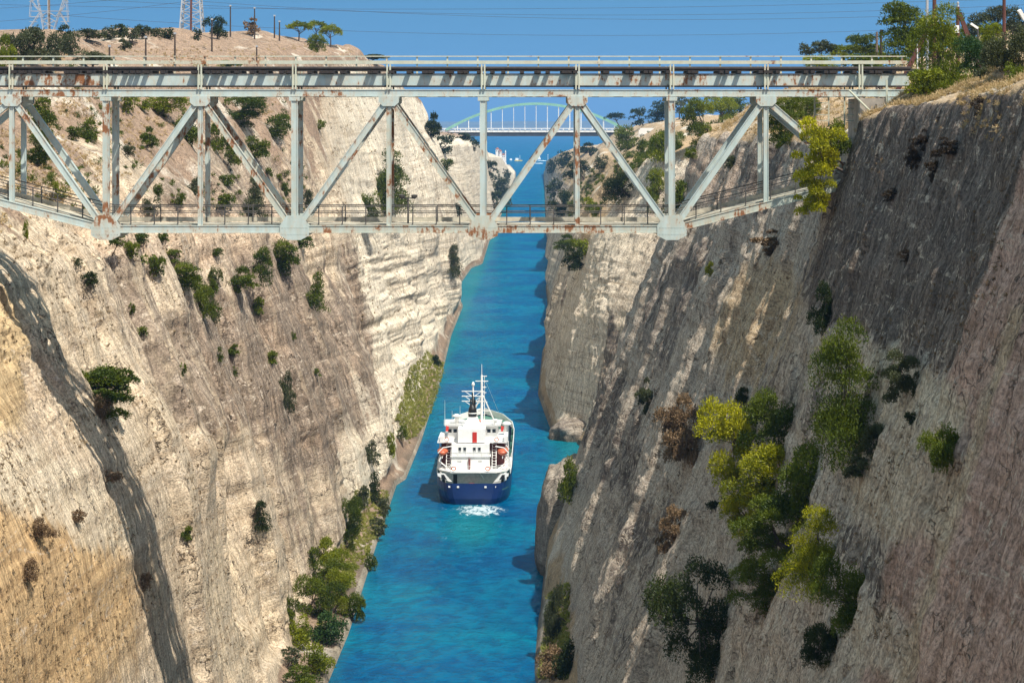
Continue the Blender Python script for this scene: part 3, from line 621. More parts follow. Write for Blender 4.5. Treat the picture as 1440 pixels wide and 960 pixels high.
MB().box(-hw-9, hw+9, .8, 10.2, -3.9, -1.41).build('deck_girder', M['asphalt'], ar)
for y in (-.1, 11.1):
    MB().box(-hw-9, hw+9, y-.15, y+.15, .75, 1.15).build('parapet', M['whitesteel'], ar)
    b = MB()
    for x in np.arange(-hw-8, hw+8, 3.4): b.box(x-.12, x+.12, y-.1, y+.1, -.1, .74)
    tag(b.build('parapet_posts', M['whitesteel'], ar), kind='stuff')
for k in range(2, 15, 3):
    x = -hw+2*hw*k/16
    if az(x) > 9: MB().beam((x, 0.6, az(x)), (x, 10.4, az(x)), .7, .7, (1,0,0)).build('wind_brace', M['green'], ar)
for s in (-1, 1): MB().box(s*hw-5+s*4, s*hw+5+s*4, -1, 12, -12, -3.25).build('abutment', M['concrete'], ar)
# ------------------------------------------------------------------ coaster seen from astern
SY = 334.0
M['navy'] = simple('navy_hull_paint', (0.008, 0.026, 0.115), 0.35, 0, 0.25, .4); M['white'] = simple('white_ship_paint', (0.80, 0.80, 0.78), 0.4, 0, 0.12, .6)
M['glass'] = simple('dark_window_glass', (0.02, 0.025, 0.03), 0.08, 0, 0.1, 1); M['black'] = simple('black_paint', (0.012, 0.012, 0.013), 0.5)
M['redpaint'] = simple('red_paint', (0.52, 0.03, 0.02), 0.5, 0, .2, 1); M['oxide'] = simple('oxide_red_paint', (0.16, 0.045, 0.04), 0.7, 0, .3, 1); M['orange'] = simple('orange_fibreglass', (0.55, 0.13, 0.06), 0.45, 0, .2, 1)
M['deckgreen'] = simple('green_deck_paint', (0.05, 0.16, 0.12), 0.8, 0, .3, .8); M['deckgrey'] = simple('grey_deck_paint', (0.33, 0.33, 0.32), 0.8, 0, .3, .8); M['steelgrey'] = simple('pale_grey_paint', (0.5, 0.5, 0.49), .6)
sh = empty('cargo_ship', (-5.85, SY, 0), -0.0125, 'white and navy blue cargo ship sailing away along the canal', 'cargo ship')
Ls = 60.0
def beam_at(y):
    if y < 9: return 3.1+2.6*math.sqrt(max(0, 1-((9-y)/9)**2.6))
    if y > 44: return 5.7*max(0, 1-((y-44)/(Ls-44))**2.2)
    return 5.7
def sheer(y): return 3.2+1.1*ss(0, 9, y)+1.5*ss(40, 60, y)
ys = [0,.4,1,2,3,4.5,6,9,14,20,28,36,44,48,52,55,57.5,59,60]
lev = [(-2.0, .55, .8), (0, .80, .94), (.9, .90, .97), (1.9, .97, .99), (1.0, 1, 1)]
P = []; 
for i, (z, f0, f1) in enumerate(lev):
    row = []
    for y in ys:
        t = min(1, y/8.0); f = f0+(f1-f0)*t
        zz = z if i < 4 else float(sheer(y))
        if y > 44: f *= 1-(1-f1)*2
        row.append((max(beam_at(y)*f, .02), y+(0.9*(1-t) if i == 0 else .25*(1-t) if i == 1 else 0), zz))
    P.append(row)
b = MB(); n = len(ys); V = []
for row in P: V += [(-x, y, z) for x, y, z in row]+[(x, y, z) for x, y, z in row]
fs = []
for k in range(len(lev)-1):
    o, u = k*2*n, (k+1)*2*n
    for i in range(n-1): fs += [(o+i, u+i, u+i+1, o+i+1), (o+n+i+1, u+n+i+1, u+n+i, o+n+i)]
    fs.append((o, o+n, u+n, u))
b.poly(V, fs); hull = b.build('hull', M['navy'], sh)
deck = [(-x*.985, y) for x, y, z in P[-1]]+[(x*.985, y) for x, y, z in P[-1]][::-1]
MB().prismz([(x, y+.05) for x, y in deck][::-1], 2.1, 2.2).build('main_deck', M['deckgreen'], sh)
for x in (-3.5,-2.2,1.9,3.3): MB().box(x-.16, x+.16, -.14 if abs(x)<3 else .14, .1+abs(x)*.1, 2.55, 2.8).build('fairlead', M['white'], hull)
# white bulwark forward and the side screens aft
def side(name, y0, y1, zl, zh, mat, s, par=sh, inset=0.0):
    b = MB(); yy = np.linspace(y0, y1, 9); pts = []
    for y in yy:
        x = (beam_at(float(y))-inset)*s; pts.append((x, y, zl(y), zh(y)))
    for p, q in zip(pts, pts[1:]):
        x0, x1 = p[0], q[0]; t = -.08*s
        b.poly([(x0,p[1],p[2]),(x1,q[1],q[2]),(x1,q[1],q[3]),(x0,p[1],p[3]),(x0+t,p[1],p[2]),(x1+t,q[1],q[2]),(x1+t,q[1],q[3]),(x0+t,p[1],p[3])],
               [(0,1,2,3),(7,6,5,4),(3,2,6,7),(4,5,1,0),(0,3,7,4),(1,5,6,2)])
    return b.build(name, mat, par)
for s in (-1, 1):
    side('bulwark', 16, 59.5, lambda y: float(sheer(y))+.005, lambda y: float(sheer(y))+1.05, M['white'], s)
    side('side_screen', 5.2, 15.9, lambda y: float(sheer(y))+.005, lambda y: 4.55, M['white'], s)
    side('side_screen', 1.6, 2.4, lambda y: float(sheer(y))+.005, lambda y: 4.55, M['white'], s, inset=.03)
    MB().prism([(s*4.3,4.5),(s*5.35,4.5),(s*5.3,4.1),(s*3.55,3.25),(s*3.15,3.25)], 1.3, 1.42).build('stern_frame', M['white'], sh)
    MB().poly([(s*3.9,1.28,3.55),(s*4.75,1.28,3.75),(s*4.75,1.28,4.3),(s*4.35,1.28,4.3)],[(0,1,2,3) if s > 0 else (3,2,1,0)]).build('opening_shade', M['black'], sh)  # black panel painted in as the shade inside a gap
    for k in range(4): MB().box(s*5.55-.35, s*5.55+.1 if s < 0 else s*5.55+.05, 20+k*8, 20.5+k*8, 4.2, 5.3).build('bulwark_stay', M['deckgreen'], sh)
MB().prismz([(-3.4,1.3),(3.4,1.3),(5.1,3.2),(5.55,6),(5.6,16),(-5.6,16),(-5.55,6),(-5.1,3.2)], 4.55, 4.75).build('poop_deck', M['white'], sh)
MB().box(-4.2, 4.2, 2.2, 2.35, 2.2, 4.55).build('aft_bulkhead', M['steelgrey'], sh)
MB().box(-3.0, -2.4, 2.14, 2.195, 2.25, 4.2).build('doorway', M['black'], sh)
MB().tube((1.0,1.6,4.5), (2.4,3.0,2.3), .07).build('stair', M['white'], sh)
MB().lathe([(.0,0),(.45,0),(.45,.15),(.22,.2),(.22,.6),(.45,.65),(.45,.8),(0,.8)], (-.2,1.4,2.2), 12).build('capstan', M['oxide'], sh)
def rail(y_pts, z, name='hand_rail'):
    b = MB(); 
    for h_ in (.35, .7, 1.0): b.path([(x, y, z+h_) for x, y in y_pts], .028, 5)
    for (x0, y0), (x1, y1) in zip(y_pts, y_pts[1:]):
        L_ = math.hypot(x1-x0, y1-y0); k = max(1, int(L_/1.1))
        for i in range(k+1): b.tube((x0+(x1-x0)*i/k, y0+(y1-y0)*i/k, z), (x0+(x1-x0)*i/k, y0+(y1-y0)*i/k, z+1.0), .03, n=5)
    return b.build(name, M['white'], sh)
rail([(-5.55,15),(-5.5,6),(-5.05,3.3),(-3.4,1.4),(3.4,1.4),(5.05,3.3),(5.5,6),(5.55,15)], 4.75)
# accommodation, three tiers
h1 = MB().box(-3.35, 2.45, 6, 17, 4.75, 7.05).build('deckhouse_tier', M['white'], sh)
h2 = MB().box(-3.3, 2.4, 6.05, 17, 7.15, 9.3).build('deckhouse_tier', M['white'], sh)
MB().box(-5.0, 4.6, 9.5, 17.5, 4.75, 9.25).build('side_house', M['oxide'], sh)
MB().box(-3.5, 2.6, 5.8, 17.2, 7.055, 7.14).build('deck_edge', M['white'], sh)
MB().box(-5.5, 5.0, 7.2, 18, 9.305, 9.45).build('bridge_deck', M['white'], sh)
h3 = MB().box(-2.35, 1.75, 6.6, 12, 9.455, 11.9).build('funnel_casing', M['white'], sh)
wh = MB().prismz([(-4.1,11.2),(3.6,11.2),(3.6,17),(-4.1,17)], 9.455, 11.75).build('wheelhouse', M['white'], sh)
MB().prismz([(-4.5,10.4),(4.0,10.4),(4.2,17.4),(-4.7,17.4)], 11.755, 11.95).build('monkey_island', M['steelgrey'], sh)
for x in (-3.75,-2.95,2.2,3.0):
    f = MB().box(x-.32, x+.32, 11.13, 11.19, 10.5, 11.2).build('window', M['white'], wh); MB().box(x-.26, x+.26, 11.1, 11.125, 10.55, 11.15).build('pane', M['glass'], f)
for x in (-2.05,-1.3,.15,.9):
    f = MB().box(x-.22, x+.22, 5.98, 6.04, 8.0, 8.75).build('window', M['steelgrey'], h2); MB().box(x-.18, x+.18, 5.95, 5.975, 8.05, 8.7).build('pane', M['glass'], f)
MB().box(-.16, .5, 6.53, 6.59, 9.5, 11.35).build('door', M['redpaint'], h3)
for x in (-2.1, 1.0): MB().box(x-.3, x+.3, 5.94, 5.99, 6.2, 6.35).build('vent_grille', M['steelgrey'], h1)
MB().box(-.75, -.45, 5.7, 5.95, 4.76, 6.7).build('locker', M['oxide'], h1)
for s in (-1, 1):
    MB().prism([(s*4.85-.25,9.47),(s*4.85+.3,9.47),(s*4.85+.3,10.5),(s*4.85-.25,10.5)], 7.25, 12).build('wing_bulwark', M['white'], sh)
    MB().prism([(s*4.2-.15,10.9),(s*4.2+.2,10.9),(s*4.2+.35,11.7),(s*4.2-.1,11.9)], 10.3, 10.5).build('side_light_screen', M['redpaint'], sh)
    x = s*3.75-.3
    t = MB(); 
    for i in range(14):
        a0, a1 = 2*math.pi*i/14, 2*math.pi*(i+1)/14; t.tube((x+.33*math.cos(a0), 7.1, 9.95+.33*math.sin(a0)), (x+.33*math.cos(a1), 7.1, 9.95+.33*math.sin(a1)), .06, n=5)
    t.build('lifebuoy', M['orange'], sh)
    x = s*2.55-.35; t = MB()
    for i in range(14):
        a0, a1 = 2*math.pi*i/14, 2*math.pi*(i+1)/14; t.tube((x+.33*math.cos(a0), 1.25, 5.3+.33*math.sin(a0)), (x+.33*math.cos(a1), 1.25, 5.3+.33*math.sin(a1)), .08, n=5)
    t.build('lifebuoy', M['orange'], sh)
    # lifeboat and davit
    c = (s*4.55-.15, 8.2, 7.75)
    lb = MB(); P_ = []
    for k in range(9):
        u = k/8; rr = .85*math.sin(math.pi*(.08+.84*u))**.6
        P_.append([(c[0]+rr*math.cos(a), c[1]-2.4+4.8*u, c[2]+rr*.85*math.sin(a)*(1 if math.sin(a) < 0 else .75)) for a in np.linspace(0, 2*math.pi, 12, endpoint=False)])
    V = [p for ring in P_ for p in ring]
    lb.poly(V, [(k*12+i, k*12+(i+1)%12, (k+1)*12+(i+1)%12, (k+1)*12+i) for k in range(8) for i in range(12)]+[tuple(range(12))[::-1], tuple(range(96,108))])
    lo = lb.build('lifeboat', M['orange'], sh, True)
    MB().box(c[0]-.06, c[0]+.06, c[1]-2.6, c[1]+2.4, c[2]-.95, c[2]-.6).build('keel', M['white'], lo)
    for yy in (6.0, 10.4):
        MB().path([(s*3.6,yy,4.75),(s*5.2,yy,6.3),(s*4.9,yy,7.0)], .11, 6).build('davit', M['white'], sh); d_ = MB(); d_.path([(s*3.3,yy,8.9),(s*4.6,yy,8.65),(s*5.3,yy,7.7)], .1, 6); d_.build('davit', M['white'], sh)
    st = MB(); st.beam((s*3.15-.35,5.6,4.8), (s*3.15-.35,9.0,9.3), .08, .08); st.beam((s*3.75-.35,5.6,4.8), (s*3.75-.35,9.0,9.3), .08, .08)
    for i in range(11): t_ = i/10; st.box(s*3.45-.65, s*3.45-.05, 5.6+3.4*t_-.1, 5.6+3.4*t_+.1, 4.82+4.45*t_, 4.88+4.45*t_)
    st.build('outside_stair', M['white'], sh)
    for zt in (4.8, 7.15): MB().tube((s*5.2,9.3,zt), (s*5.2,9.3,zt+2.2), .06).build('stanchion', M['white'], sh)
rail([(-3.4,5.9),(2.5,5.9)], 7.14); rail([(-5.3,7.3),(-2.5,7.3)], 9.45); rail([(1.9,7.3),(4.8,7.3)], 9.45); rail([(-4.6,10.5),(-1.6,10.5)], 11.95); rail([(1.3,10.5),(4.0,10.5)], 11.95)
# funnel, masts, ventilators, aerials
fu = MB(); fu.poly([(-1.75,6.7,11.9),(1.35,6.7,11.9),(1.1,9.2,11.9),(-1.5,9.2,11.9),(-.85,7.2,13.9),(.5,7.2,13.9),(.5,8.9,13.9),(-.85,8.9,13.9)], [(0,1,5,4),(1,2,6,5),(2,3,7,6),(3,0,4,7),(4,5,6,7),(3,2,1,0)])
fn = fu.build('funnel', M['white'], sh)
MB().lathe([(.62,0),(.66,.5),(.66,.55)], (-.2,8.0,13.9), 14).build('funnel_band', M['black'], fn, True)
MB().lathe([(.68,0),(.68,.22)], (-.2,8.0,14.45), 14).build('funnel_band', M['white'], fn, True)
MB().lathe([(.66,0),(.6,.6),(.35,1.4),(.15,1.5)], (-.2,8.0,14.67), 14).build('funnel_cap', M['black'], fn, True)
for x, y, h_ in ((-.5,7.9,1.6),(.0,7.7,2.0),(.15,8.3,1.3),(-.25,8.2,2.6)): MB().tube((x,y,15.6), (x+.05,y,15.6+h_), .12, .1).build('exhaust_pipe', M['black'], fn)
ms = MB(); ms.tube((-.2,11.5,11.95), (-.2,11.5,19.0), .17, .1); ms.lathe([(.2,0),(.25,.3),(.1,.7)], (-.2,11.5,19.0), 8)
for z, w in ((18.0,1.75),(17.1,1.75),(16.2,1.75)):
    ms.beam((-.2-w,11.5,z), (-.2+w,11.5,z), .14, .14); 
    for s in (-1, 1): ms.tube((-.2+s*w*.75,11.5,z), (-.2+s*.2,11.5,z-.9), .05)
ms.build('radar_mast', M['white'], sh)
m2 = MB(); m2.tube((1.05,14,11.95), (1.05,14,20.6), .2, .14); m2.tube((1.45,14.3,11.95), (1.45,14.3,20.2), .06)
m2.tube((1.05,14,20.6), (1.05,14,22.6), .05, .03)
for z, a, c_ in ((20.4,0,.8),(19.5,-1.0,1.0),(18.4,0,.7),(17.4,0,.7)): m2.beam((1.05+a,14,z), (1.05+c_,14,z), .16, .12)
for q in ((3.0,15),(-.9,15)): m2.tube((1.1,14,17.2), (q[0],q[1],11.95), .1)
m2.beam((-.3,14.5,14.0), (2.3,14.5,14.0), .1, .14); m2.beam((-.2,14.5,15.6), (1.9,14.5,15.6), .08, .08); m2.tube((1.6,14,19.6), (3.5,20,13.0), .02, n=4)
for k in range(9): m2.beam((1.05,14.15,12.6+k*.8), (1.45,14.2,12.6+k*.8), .05, .05)
m2.build('signal_mast', M['white'], sh)
MB().lathe([(0,0),(.22,.05),(.25,.25),(.12,.45),(0,.48)], (.75,10.6,12.5), 10).build('lamp', M['orange'], sh)
MB().lathe([(.3,0),(.3,1.2),(.65,1.25),(.72,1.5),(.2,1.75),(0,1.76)], (-2.75,12.5,11.95), 14).build('ventilator', M['white'], sh, True)
MB().lathe([(.42,0),(.42,6.4),(.75,6.5),(.8,6.8),(.3,7.1),(0,7.12)], (4.85,15.5,4.76), 14).build('ventilator', M['white'], sh, True)
for x, y, z, h_ in ((-4.5,10.6,11.95,4.6),(-3.4,10.8,11.95,2.6),(-2.2,11.2,11.95,3.4),(2.9,11,11.95,1.2)): MB().tube((x,y,z), (x,y,z+h_), .03, .015, n=5).build('aerial', M['white'], sh)
MB().lathe([(.2,0),(.2,.7),(.35,.75),(.35,1),(0,1.1)], (3.2,11.2,11.95), 10).build('ventilator', M['white'], sh)
# cargo deck ahead of the house
for k in range(2): MB().box(-4.0, 4.0, 20+k*17, 34+k*17, 2.2, 4.4).build('hatch_cover', M['deckgrey'], sh)
MB().prismz([(-4.6,50.5),(4.6,50.5),(3.2,55),(.1,59),(-.1,59),(-3.2,55)], 4.4, 5.6).build('forecastle', M['deckgreen'], sh)
MB().tube((0,53,5.6), (0,53,11), .16, .1).build('foremast', M['white'], sh)

keep = ('hull','main_deck','fairlead','bulwark','hatch_cover','forecastle','foremast','side_screen','poop_deck','aft_bulkhead','doorway','stair','capstan','stern_frame','bulwark_stay','opening_shade')
for o in sh.children_recursive:
    st_ = o.name.split('.')[0]
    if st_ in keep: continue
    me = o.data; co_ = np.empty(len(me.vertices)*3, np.float32); me.vertices.foreach_get('co', co_); co_ = co_.reshape(-1, 3)
    if co_[:, 1].min() > 5: co_[:, 1] -= 2.7
    co_[:, 2] = np.where(co_[:, 2] > 4.75, 4.75+(co_[:, 2]-4.75)*0.84, co_[:, 2]); me.vertices.foreach_set('co', co_.ravel()); me.update()
# ------------------------------------------------------------------ foliage
def leaf_mat(name, dark, light, trans=0.25):
    m = NT(name); t = m.attr('tint').outputs['Fac']; oi = m.n('ObjectInfo')
    f = m.math('ADD', m.math('MULTIPLY', t, 0.75), m.math('MULTIPLY', oi.outputs['Random'], 0.25))
    c = m.mix(f, c4(dark), c4(light))
    d = m.n('BsdfDiffuse', Color=c); tr = m.n('BsdfTranslucent', Color=m.mix(1.0, c, (1.3, 1.35, 0.6, 1), 'MULTIPLY'))
    g = m.n('BsdfGlossy', Color=(.7,.75,.7,1), Roughness=0.5)
    a = m.n('MixShader', i0=trans); m.set(a.inputs[1], d.outputs[0]); m.set(a.inputs[2], tr.outputs[0])
    b = m.n('MixShader', i0=0.02); m.set(b.inputs[1], a.outputs[0]); m.set(b.inputs[2], g.outputs[0])
    m.t.links.new(b.outputs[0], m.o.inputs[0]); return m.m
M['pine'] = leaf_mat('pine_needles', (0.012, 0.032, 0.004), (0.125, 0.150, 0.008))
M['bright'] = leaf_mat('sunny_pine_needles', (0.022, 0.048, 0.004), (0.50, 0.46, 0.006), 0.3)
M['fresh'] = leaf_mat('fresh_green_needles', (0.026, 0.052, 0.004), (0.235, 0.255, 0.008), 0.3)
M['olive'] = leaf_mat('olive_leaves', (0.035, 0.042, 0.018), (0.085, 0.095, 0.045))
M['darkleaf'] = leaf_mat('dark_pine_needles', (0.010, 0.020, 0.005), (0.042, 0.056, 0.012))
M['ivy'] = leaf_mat('broad_green_leaves', (0.016, 0.045, 0.012), (0.050, 0.095, 0.025))
M['dry'] = leaf_mat('dry_twigs', (0.085, 0.052, 0.030), (0.26, 0.175, 0.10), 0.1)
M['drydark'] = leaf_mat('dead_dark_twigs', (0.020, 0.014, 0.010), (0.075, 0.050, 0.032), 0.1)
M['grass'] = leaf_mat('straw_grass', (0.26, 0.18, 0.09), (0.50, 0.37, 0.21), 0.2)
M['greengrass'] = leaf_mat('bank_grass', (0.085, 0.105, 0.016), (0.34, 0.33, 0.08), 0.3)
M['tuft'] = leaf_mat('wall_tufts', (0.10, 0.065, 0.035), (0.30, 0.22, 0.13), 0.15)
M['bark'] = simple('pine_bark', (0.10, 0.075, 0.06), 0.95, 0, 0.5, 3)
def leaves(C, N, size, asp, rng, tint, name, mat, parent=None):
    n = len(C); u = rng.normal(size=(n,3)); a = N*0.9+u*0.75; a /= np.linalg.norm(a, axis=1, keepdims=True)+1e-9
    b = np.cross(a, rng.normal(size=(n,3))); b /= np.linalg.norm(b, axis=1, keepdims=True)+1e-9
    s = (np.asarray(size)*np.ones(n)*rng.uniform(.7, 1.35, n))[:, None]
    V = np.stack([C-a*s*.5, C+b*s*asp*.5, C+a*s*.6, C-b*s*asp*.5], 1).reshape(-1, 3)
    o = mesh_np(name, V, np.arange(4*n).reshape(-1, 4), mat, parent)
    at_ = o.data.attributes.new('tint', 'FLOAT', 'POINT'); at_.data.foreach_set('value', np.repeat(np.clip(tint, 0, 1), 4).astype(np.float32))
    return o
def lobes_for(kind, rng):
    L = []
    if kind == 'pine':
        for i in range(15):
            p = rng.normal(size=3); p /= np.linalg.norm(p); p *= rng.uniform(.3, .74); p[2] = p[2]*.9; L.append((p, rng.uniform(.25, .42), .68))
    elif kind == 'cone':
        for i in range(32):
            h = rng.uniform(-.9, .9); r = (.62-.42*h)*rng.uniform(.1, .72); t = rng.uniform(0, 6.28); L.append((np.array([r*math.cos(t), r*math.sin(t), h]), rng.uniform(.34, .48)*(1-.3*h), .65))
    elif kind == 'umbrella':
        for i in range(14):
            t = rng.uniform(0, 6.28); r = .72*math.sqrt(rng.random()); L.append((np.array([r*math.cos(t), r*math.sin(t), .35-.55*r*r+rng.uniform(-.08,.08)]), rng.uniform(.26, .38), .75))
    elif kind == 'open':
        for i in range(22):
            p = rng.normal(size=3); p /= np.linalg.norm(p); p *= rng.uniform(.2, .85); L.append((p, rng.uniform(.18, .32), .7))
    else:
        for i in range(11):
            t = rng.uniform(0, 6.28); r = .62*math.sqrt(rng.random()); L.append((np.array([r*math.cos(t), r*math.sin(t), rng.uniform(-.55, .45)*(1-r*.5)]), rng.uniform(.3, .45), .85))
    return L
PROTO = {}
def crown(kind, lod, var, mat):
    key = (kind, lod, var, mat)
    if key in PROTO: return PROTO[key]
    rng = np.random.default_rng(abs(hash((('pine','cone','umbrella','open','shrub').index(kind), lod, var)))%99991)
    n, size = ((220, .40), (900, .235), (3400, .135), (11500, .078), (21000, .056))[lod]
    L = lobes_for(kind, rng); wts = np.array([r*r for _, r, _ in L]); idx = rng.choice(len(L), n, p=wts/wts.sum())
    P = np.array([p for p, _, _ in L])[idx]; Rr = np.array([r for _, r, _ in L])[idx]; fl = np.array([f for _, _, f in L])[idx]
    d = rng.normal(size=(n,3)); d /= np.linalg.norm(d, axis=1, keepdims=True); d[:, 2] = np.where(d[:, 2] < -.35, -d[:, 2]*.6, d[:, 2])
    rad = Rr*(.62+.38*rng.random(n)**.5)*(1+.22*np.sin(d[:,0]*9+idx)*np.sin(d[:,1]*8+2*idx)); C = P+d*rad[:, None]; C[:, 2] = P[:, 2]+(C[:, 2]-P[:, 2])*fl
    sc = np.percentile(np.abs(C), 97.5, axis=0); C /= sc
    lt = rng.random(len(L))[idx]; tint = .35*rng.random(n)+.65*lt**1.3
    asp = .42 if kind in ('pine','cone','umbrella') else .55
    o = leaves(C, d+np.array([0,0,.35]), size, asp, rng, tint, 'crown', M[mat]); me = o.data; D.objects.remove(o)
    PROTO[key] = (me, [p/sc for p, _, _ in L]); return PROTO[key]
def trunk_mesh(base, centre, half, lobes, r, seed):
    rng = random.Random(seed); b = MB(); base, centre = Vector(base), Vector(centre)
    mid = base.lerp(centre, .55)+Vector((rng.uniform(-.1,.1)*half[0], 0, rng.uniform(0,.1)*half[2]))
    b.tube(base, mid, r, r*.75, 7); b.tube(mid, centre, r*.75, r*.45, 7)
    for p in lobes[:9]:
        q = centre+Vector((p[0]*half[0], p[1]*half[1], p[2]*half[2]))*.8; s = mid.lerp(centre, rng.uniform(.1,.9)); b.tube(s, q, r*.4, r*.12, 5)
    return b
KN = {'pine':('pine_tree','pine tree'), 'cone':('pine_tree','pine tree'), 'umbrella':('umbrella_pine','pine tree'), 'open':('wall_shrub','shrub'), 'shrub':('wall_shrub','shrub'), 'olive':('olive_tree','olive tree')}
count = 0
def plant(kind, mat, px, py, w, h, label, group=None, Y=None, name=None, cat=None, wallside=True, lean=.25, lod=None):
    """centre (px,py) and size (w,h) are read off the photograph; the plant roots where that sight line meets the ground."""
    global count; count += 1
    rng = random.Random(count*7+1)
    if mat == 'bright' and group != 'trees and shrubs on the right wall': mat = 'fresh'
    shape = 'shrub' if kind == 'olive' else kind
    if group == 'trees behind the right bridge end': w *= 1.2; h *= 1.15
    if group == 'trees and shrubs on the right wall' and kind in ('pine', 'cone') and px < 1240: w *= 1.16; h *= 1.08
    if Y is None:
        g = None
        for dy in (h*.3, h*.5, h*.5+6, h*.5+14, h*.5+24, h*.5+36, h*.5+60):
            g = hit(px, py+dy)
            if g is not None: break
        if dy > h*.5+1: print('ridge', label, dy-h*.5)
        base, nor = g; d = (base-Vector((0,0,HC))).normalized(); nd = max(.10, abs(nor.dot(d)))
        if dy > h*.5+1: Yc = base.y
        else: Yc = max(base.y*.72, base.y-w*base.y/F*lean*.9/nd)
    else: Yc = Y
    C = at(px, py, Yc); W, H = w*Yc/F*1.12, h*Yc/F*1.12; dp = W
    best = None                                   # root: the nearest ground under or beside the crown
    sd = -1 if C.x < caxis(Yc) else 1
    for dr in ((0,0,-1), (sd,0,-.35), (sd,.3,-.8), (sd,0,-1.5), (sd*.4,.6,-.5)):
        dr = Vector(dr).normalized()
        for ob in (cliffL, cliffR):
            ok, loc, n_, _ = ob.ray_cast(C+Vector((0,0,.0)), dr)
            if ok and (best is None or (loc-C).length < (best-C).length): best = loc.copy()
    if best is not None: base = best
    elif Y is not None: base = C-Vector((0,0,H*.5))
    if (base-C).length > 2.2*H+1: base = C-Vector((0,0,H*.55))
    if lod is None: lod = 0 if w*h < 170 else 1 if w*h < 650 else 2 if w*h < 1900 else 3 if w*h < 9000 else 4
    me, lb = crown(shape, lod, rng.randrange(4 if lod < 3 else 3), mat)
    nm, ct = KN[kind]; nm = name or nm; ct = cat or ct
    t = empty(nm, base, 0, label, ct, group)
    cr = D.objects.new('crown', me); COL.objects.link(cr); cr.parent = t; cr.location = C-base
    rz = rng.uniform(0, 6.28) if shape != 'cone' else rng.uniform(-.3, .3)
    cr.rotation_euler = (0, 0, rz); cr.scale = (W/2/1.06, W/2/1.06, H/2/1.04)
    ca, sa = math.cos(rz), math.sin(rz); lb2 = [(p[0]*ca-p[1]*sa, p[0]*sa+p[1]*ca, p[2]) for p in lb]
    off = C-base
    tb = off-off.normalized()*0 if off.length > .01 else Vector((0,0,.1))
    trunk_mesh((0,0,-.25), tb+Vector((0,0,-.02)), (W/2, W/2, H/2), lb2, max(.03, W*.035), count).build('trunk', M['bark'], t)
    return t
GA, GB, GC, GD = 'shrubs on the left wall', 'trees along the left ridge', 'trees and shrubs on the right wall', 'trees on the far right slopes'
P_ = plant
# --- left slope seen through the truss
P_('shrub','pine',57,155,36,42,'green bush on the left slope just under the deck, beside the leftmost thin hanger',GA)
P_('pine','pine',55,212,40,56,'large ragged green bush behind the leftmost thin hanger and long diagonal',GA)
P_('shrub','pine',122,183,28,32,'round bright green bush on bare pink soil near the left post',GA)
P_('shrub','pine',104,188,17,17,'small round bush touching the left flank of a larger round bush on pink soil',GA)
P_('pine','pine',211,200,24,36,'little upright pine on pale soil left of the long diagonal',GA)
P_('shrub','olive',182,214,16,16,'tiny dull olive bush on pale soil beneath the upright little pine',GA)
P_('pine','bright',237,150,50,36,'spreading bright bush under the deck between left post and gusset',GA)
P_('shrub','bright',181,147,18,28,'narrow bright bush right behind the first tall post',GA)
P_('shrub','bright',201,148,20,16,'low bright bush under the deck right of the first tall post',GA)
P_('shrub','pine',262,184,34,36,'dense bush beside the upper gusset of the left diagonals',GA)
P_('pine','pine',340,155,66,40,'widest dark green thicket under the deck right of the left gusset',GA)
P_('pine','pine',309,194,36,40,'ragged bush below the wide thicket, left of the descending diagonal',GA)
P_('pine','pine',328,224,24,34,'dark bush tapering down the slope beneath the thicket',GA)
P_('shrub','pine',361,210,36,28,'rounded dense bush alone right of the descending diagonal',GA)
P_('pine','pine',391,185,36,42,'leaning double-lobed pine close left of the second tall post',GA)
P_('shrub','pine',452,177,12,14,'tiny shrub on the white face right of the second tall post',GA)
P_('shrub','olive',273,262,28,24,'olive green bush behind the hanger above the walkway',GA)
P_('shrub','pine',320,255,18,16,'rounded small bush above the walkway between hanger and diagonal',GA)
P_('shrub','pine',223,268,14,16,'small bush above the walkway left of the twin posts',GA)
P_('shrub','pine',253,282,14,18,'small upright bush standing near the walkway below a round one',GA)
P_('shrub','olive',212,290,22,20,'low olive bush just above the walkway railing near the left gusset plate',GA)
P_('cone','olive',359,278,30,54,'tall narrow dark pine rising behind the walkway railing',GA)
P_('shrub','pine',315,285,24,20,'bush sitting on the railing line left of the narrow dark pine',GA)
P_('shrub','olive',434,284,14,28,'upright olive bush at the foot of the second tall post',GA)
P_('shrub','pine',402,268,10,20,'thin bush beside the second tall post base',GA)
P_('shrub','pine',378,243,10,12,'tiny bush on streaked rock below the rounded dense bush',GA)
P_('shrub','pine',393,250,8,10,'tiniest bush between descending diagonal and second tall post',GA)
P_('shrub','bright',80,268,10,22,'slim yellow green sprig above the inclined walkway',GA)
P_('shrub','bright',36,326,8,26,'thin green creeper hanging under the inclined chord at far left',GA)
# --- white wall behind the middle of the truss
P_('cone','pine',549,258,50,78,'tall pine on the white rock face behind the middle hanger',GA)
P_('shrub','pine',517,285,34,30,'low spreading pine at the foot of a taller one on the white face',GA)
P_('shrub','olive',521,306,34,20,'dull brownish bush half hidden by the railing under the tall pine',GA)
P_('pine','darkleaf',611,184,24,42,'dark pine on the second headland left of the arch bridge',GA)
P_('pine','darkleaf',627,205,24,26,'dark bush on the second headland just below the higher pine',GA)
P_('shrub','pine',627,233,18,16,'small bush clinging to the second headland wall',GA)
P_('shrub','darkleaf',643,297,14,18,'dark bush above the railing beside the middle gusset plate',GA)
P_('shrub','darkleaf',652,194,20,12,'low dark scrub at the left end of the arch bridge',GA)
P_('cone','olive',638,370,19,44,'narrow grey green shrub hanging down the white wall close to the water',GA)
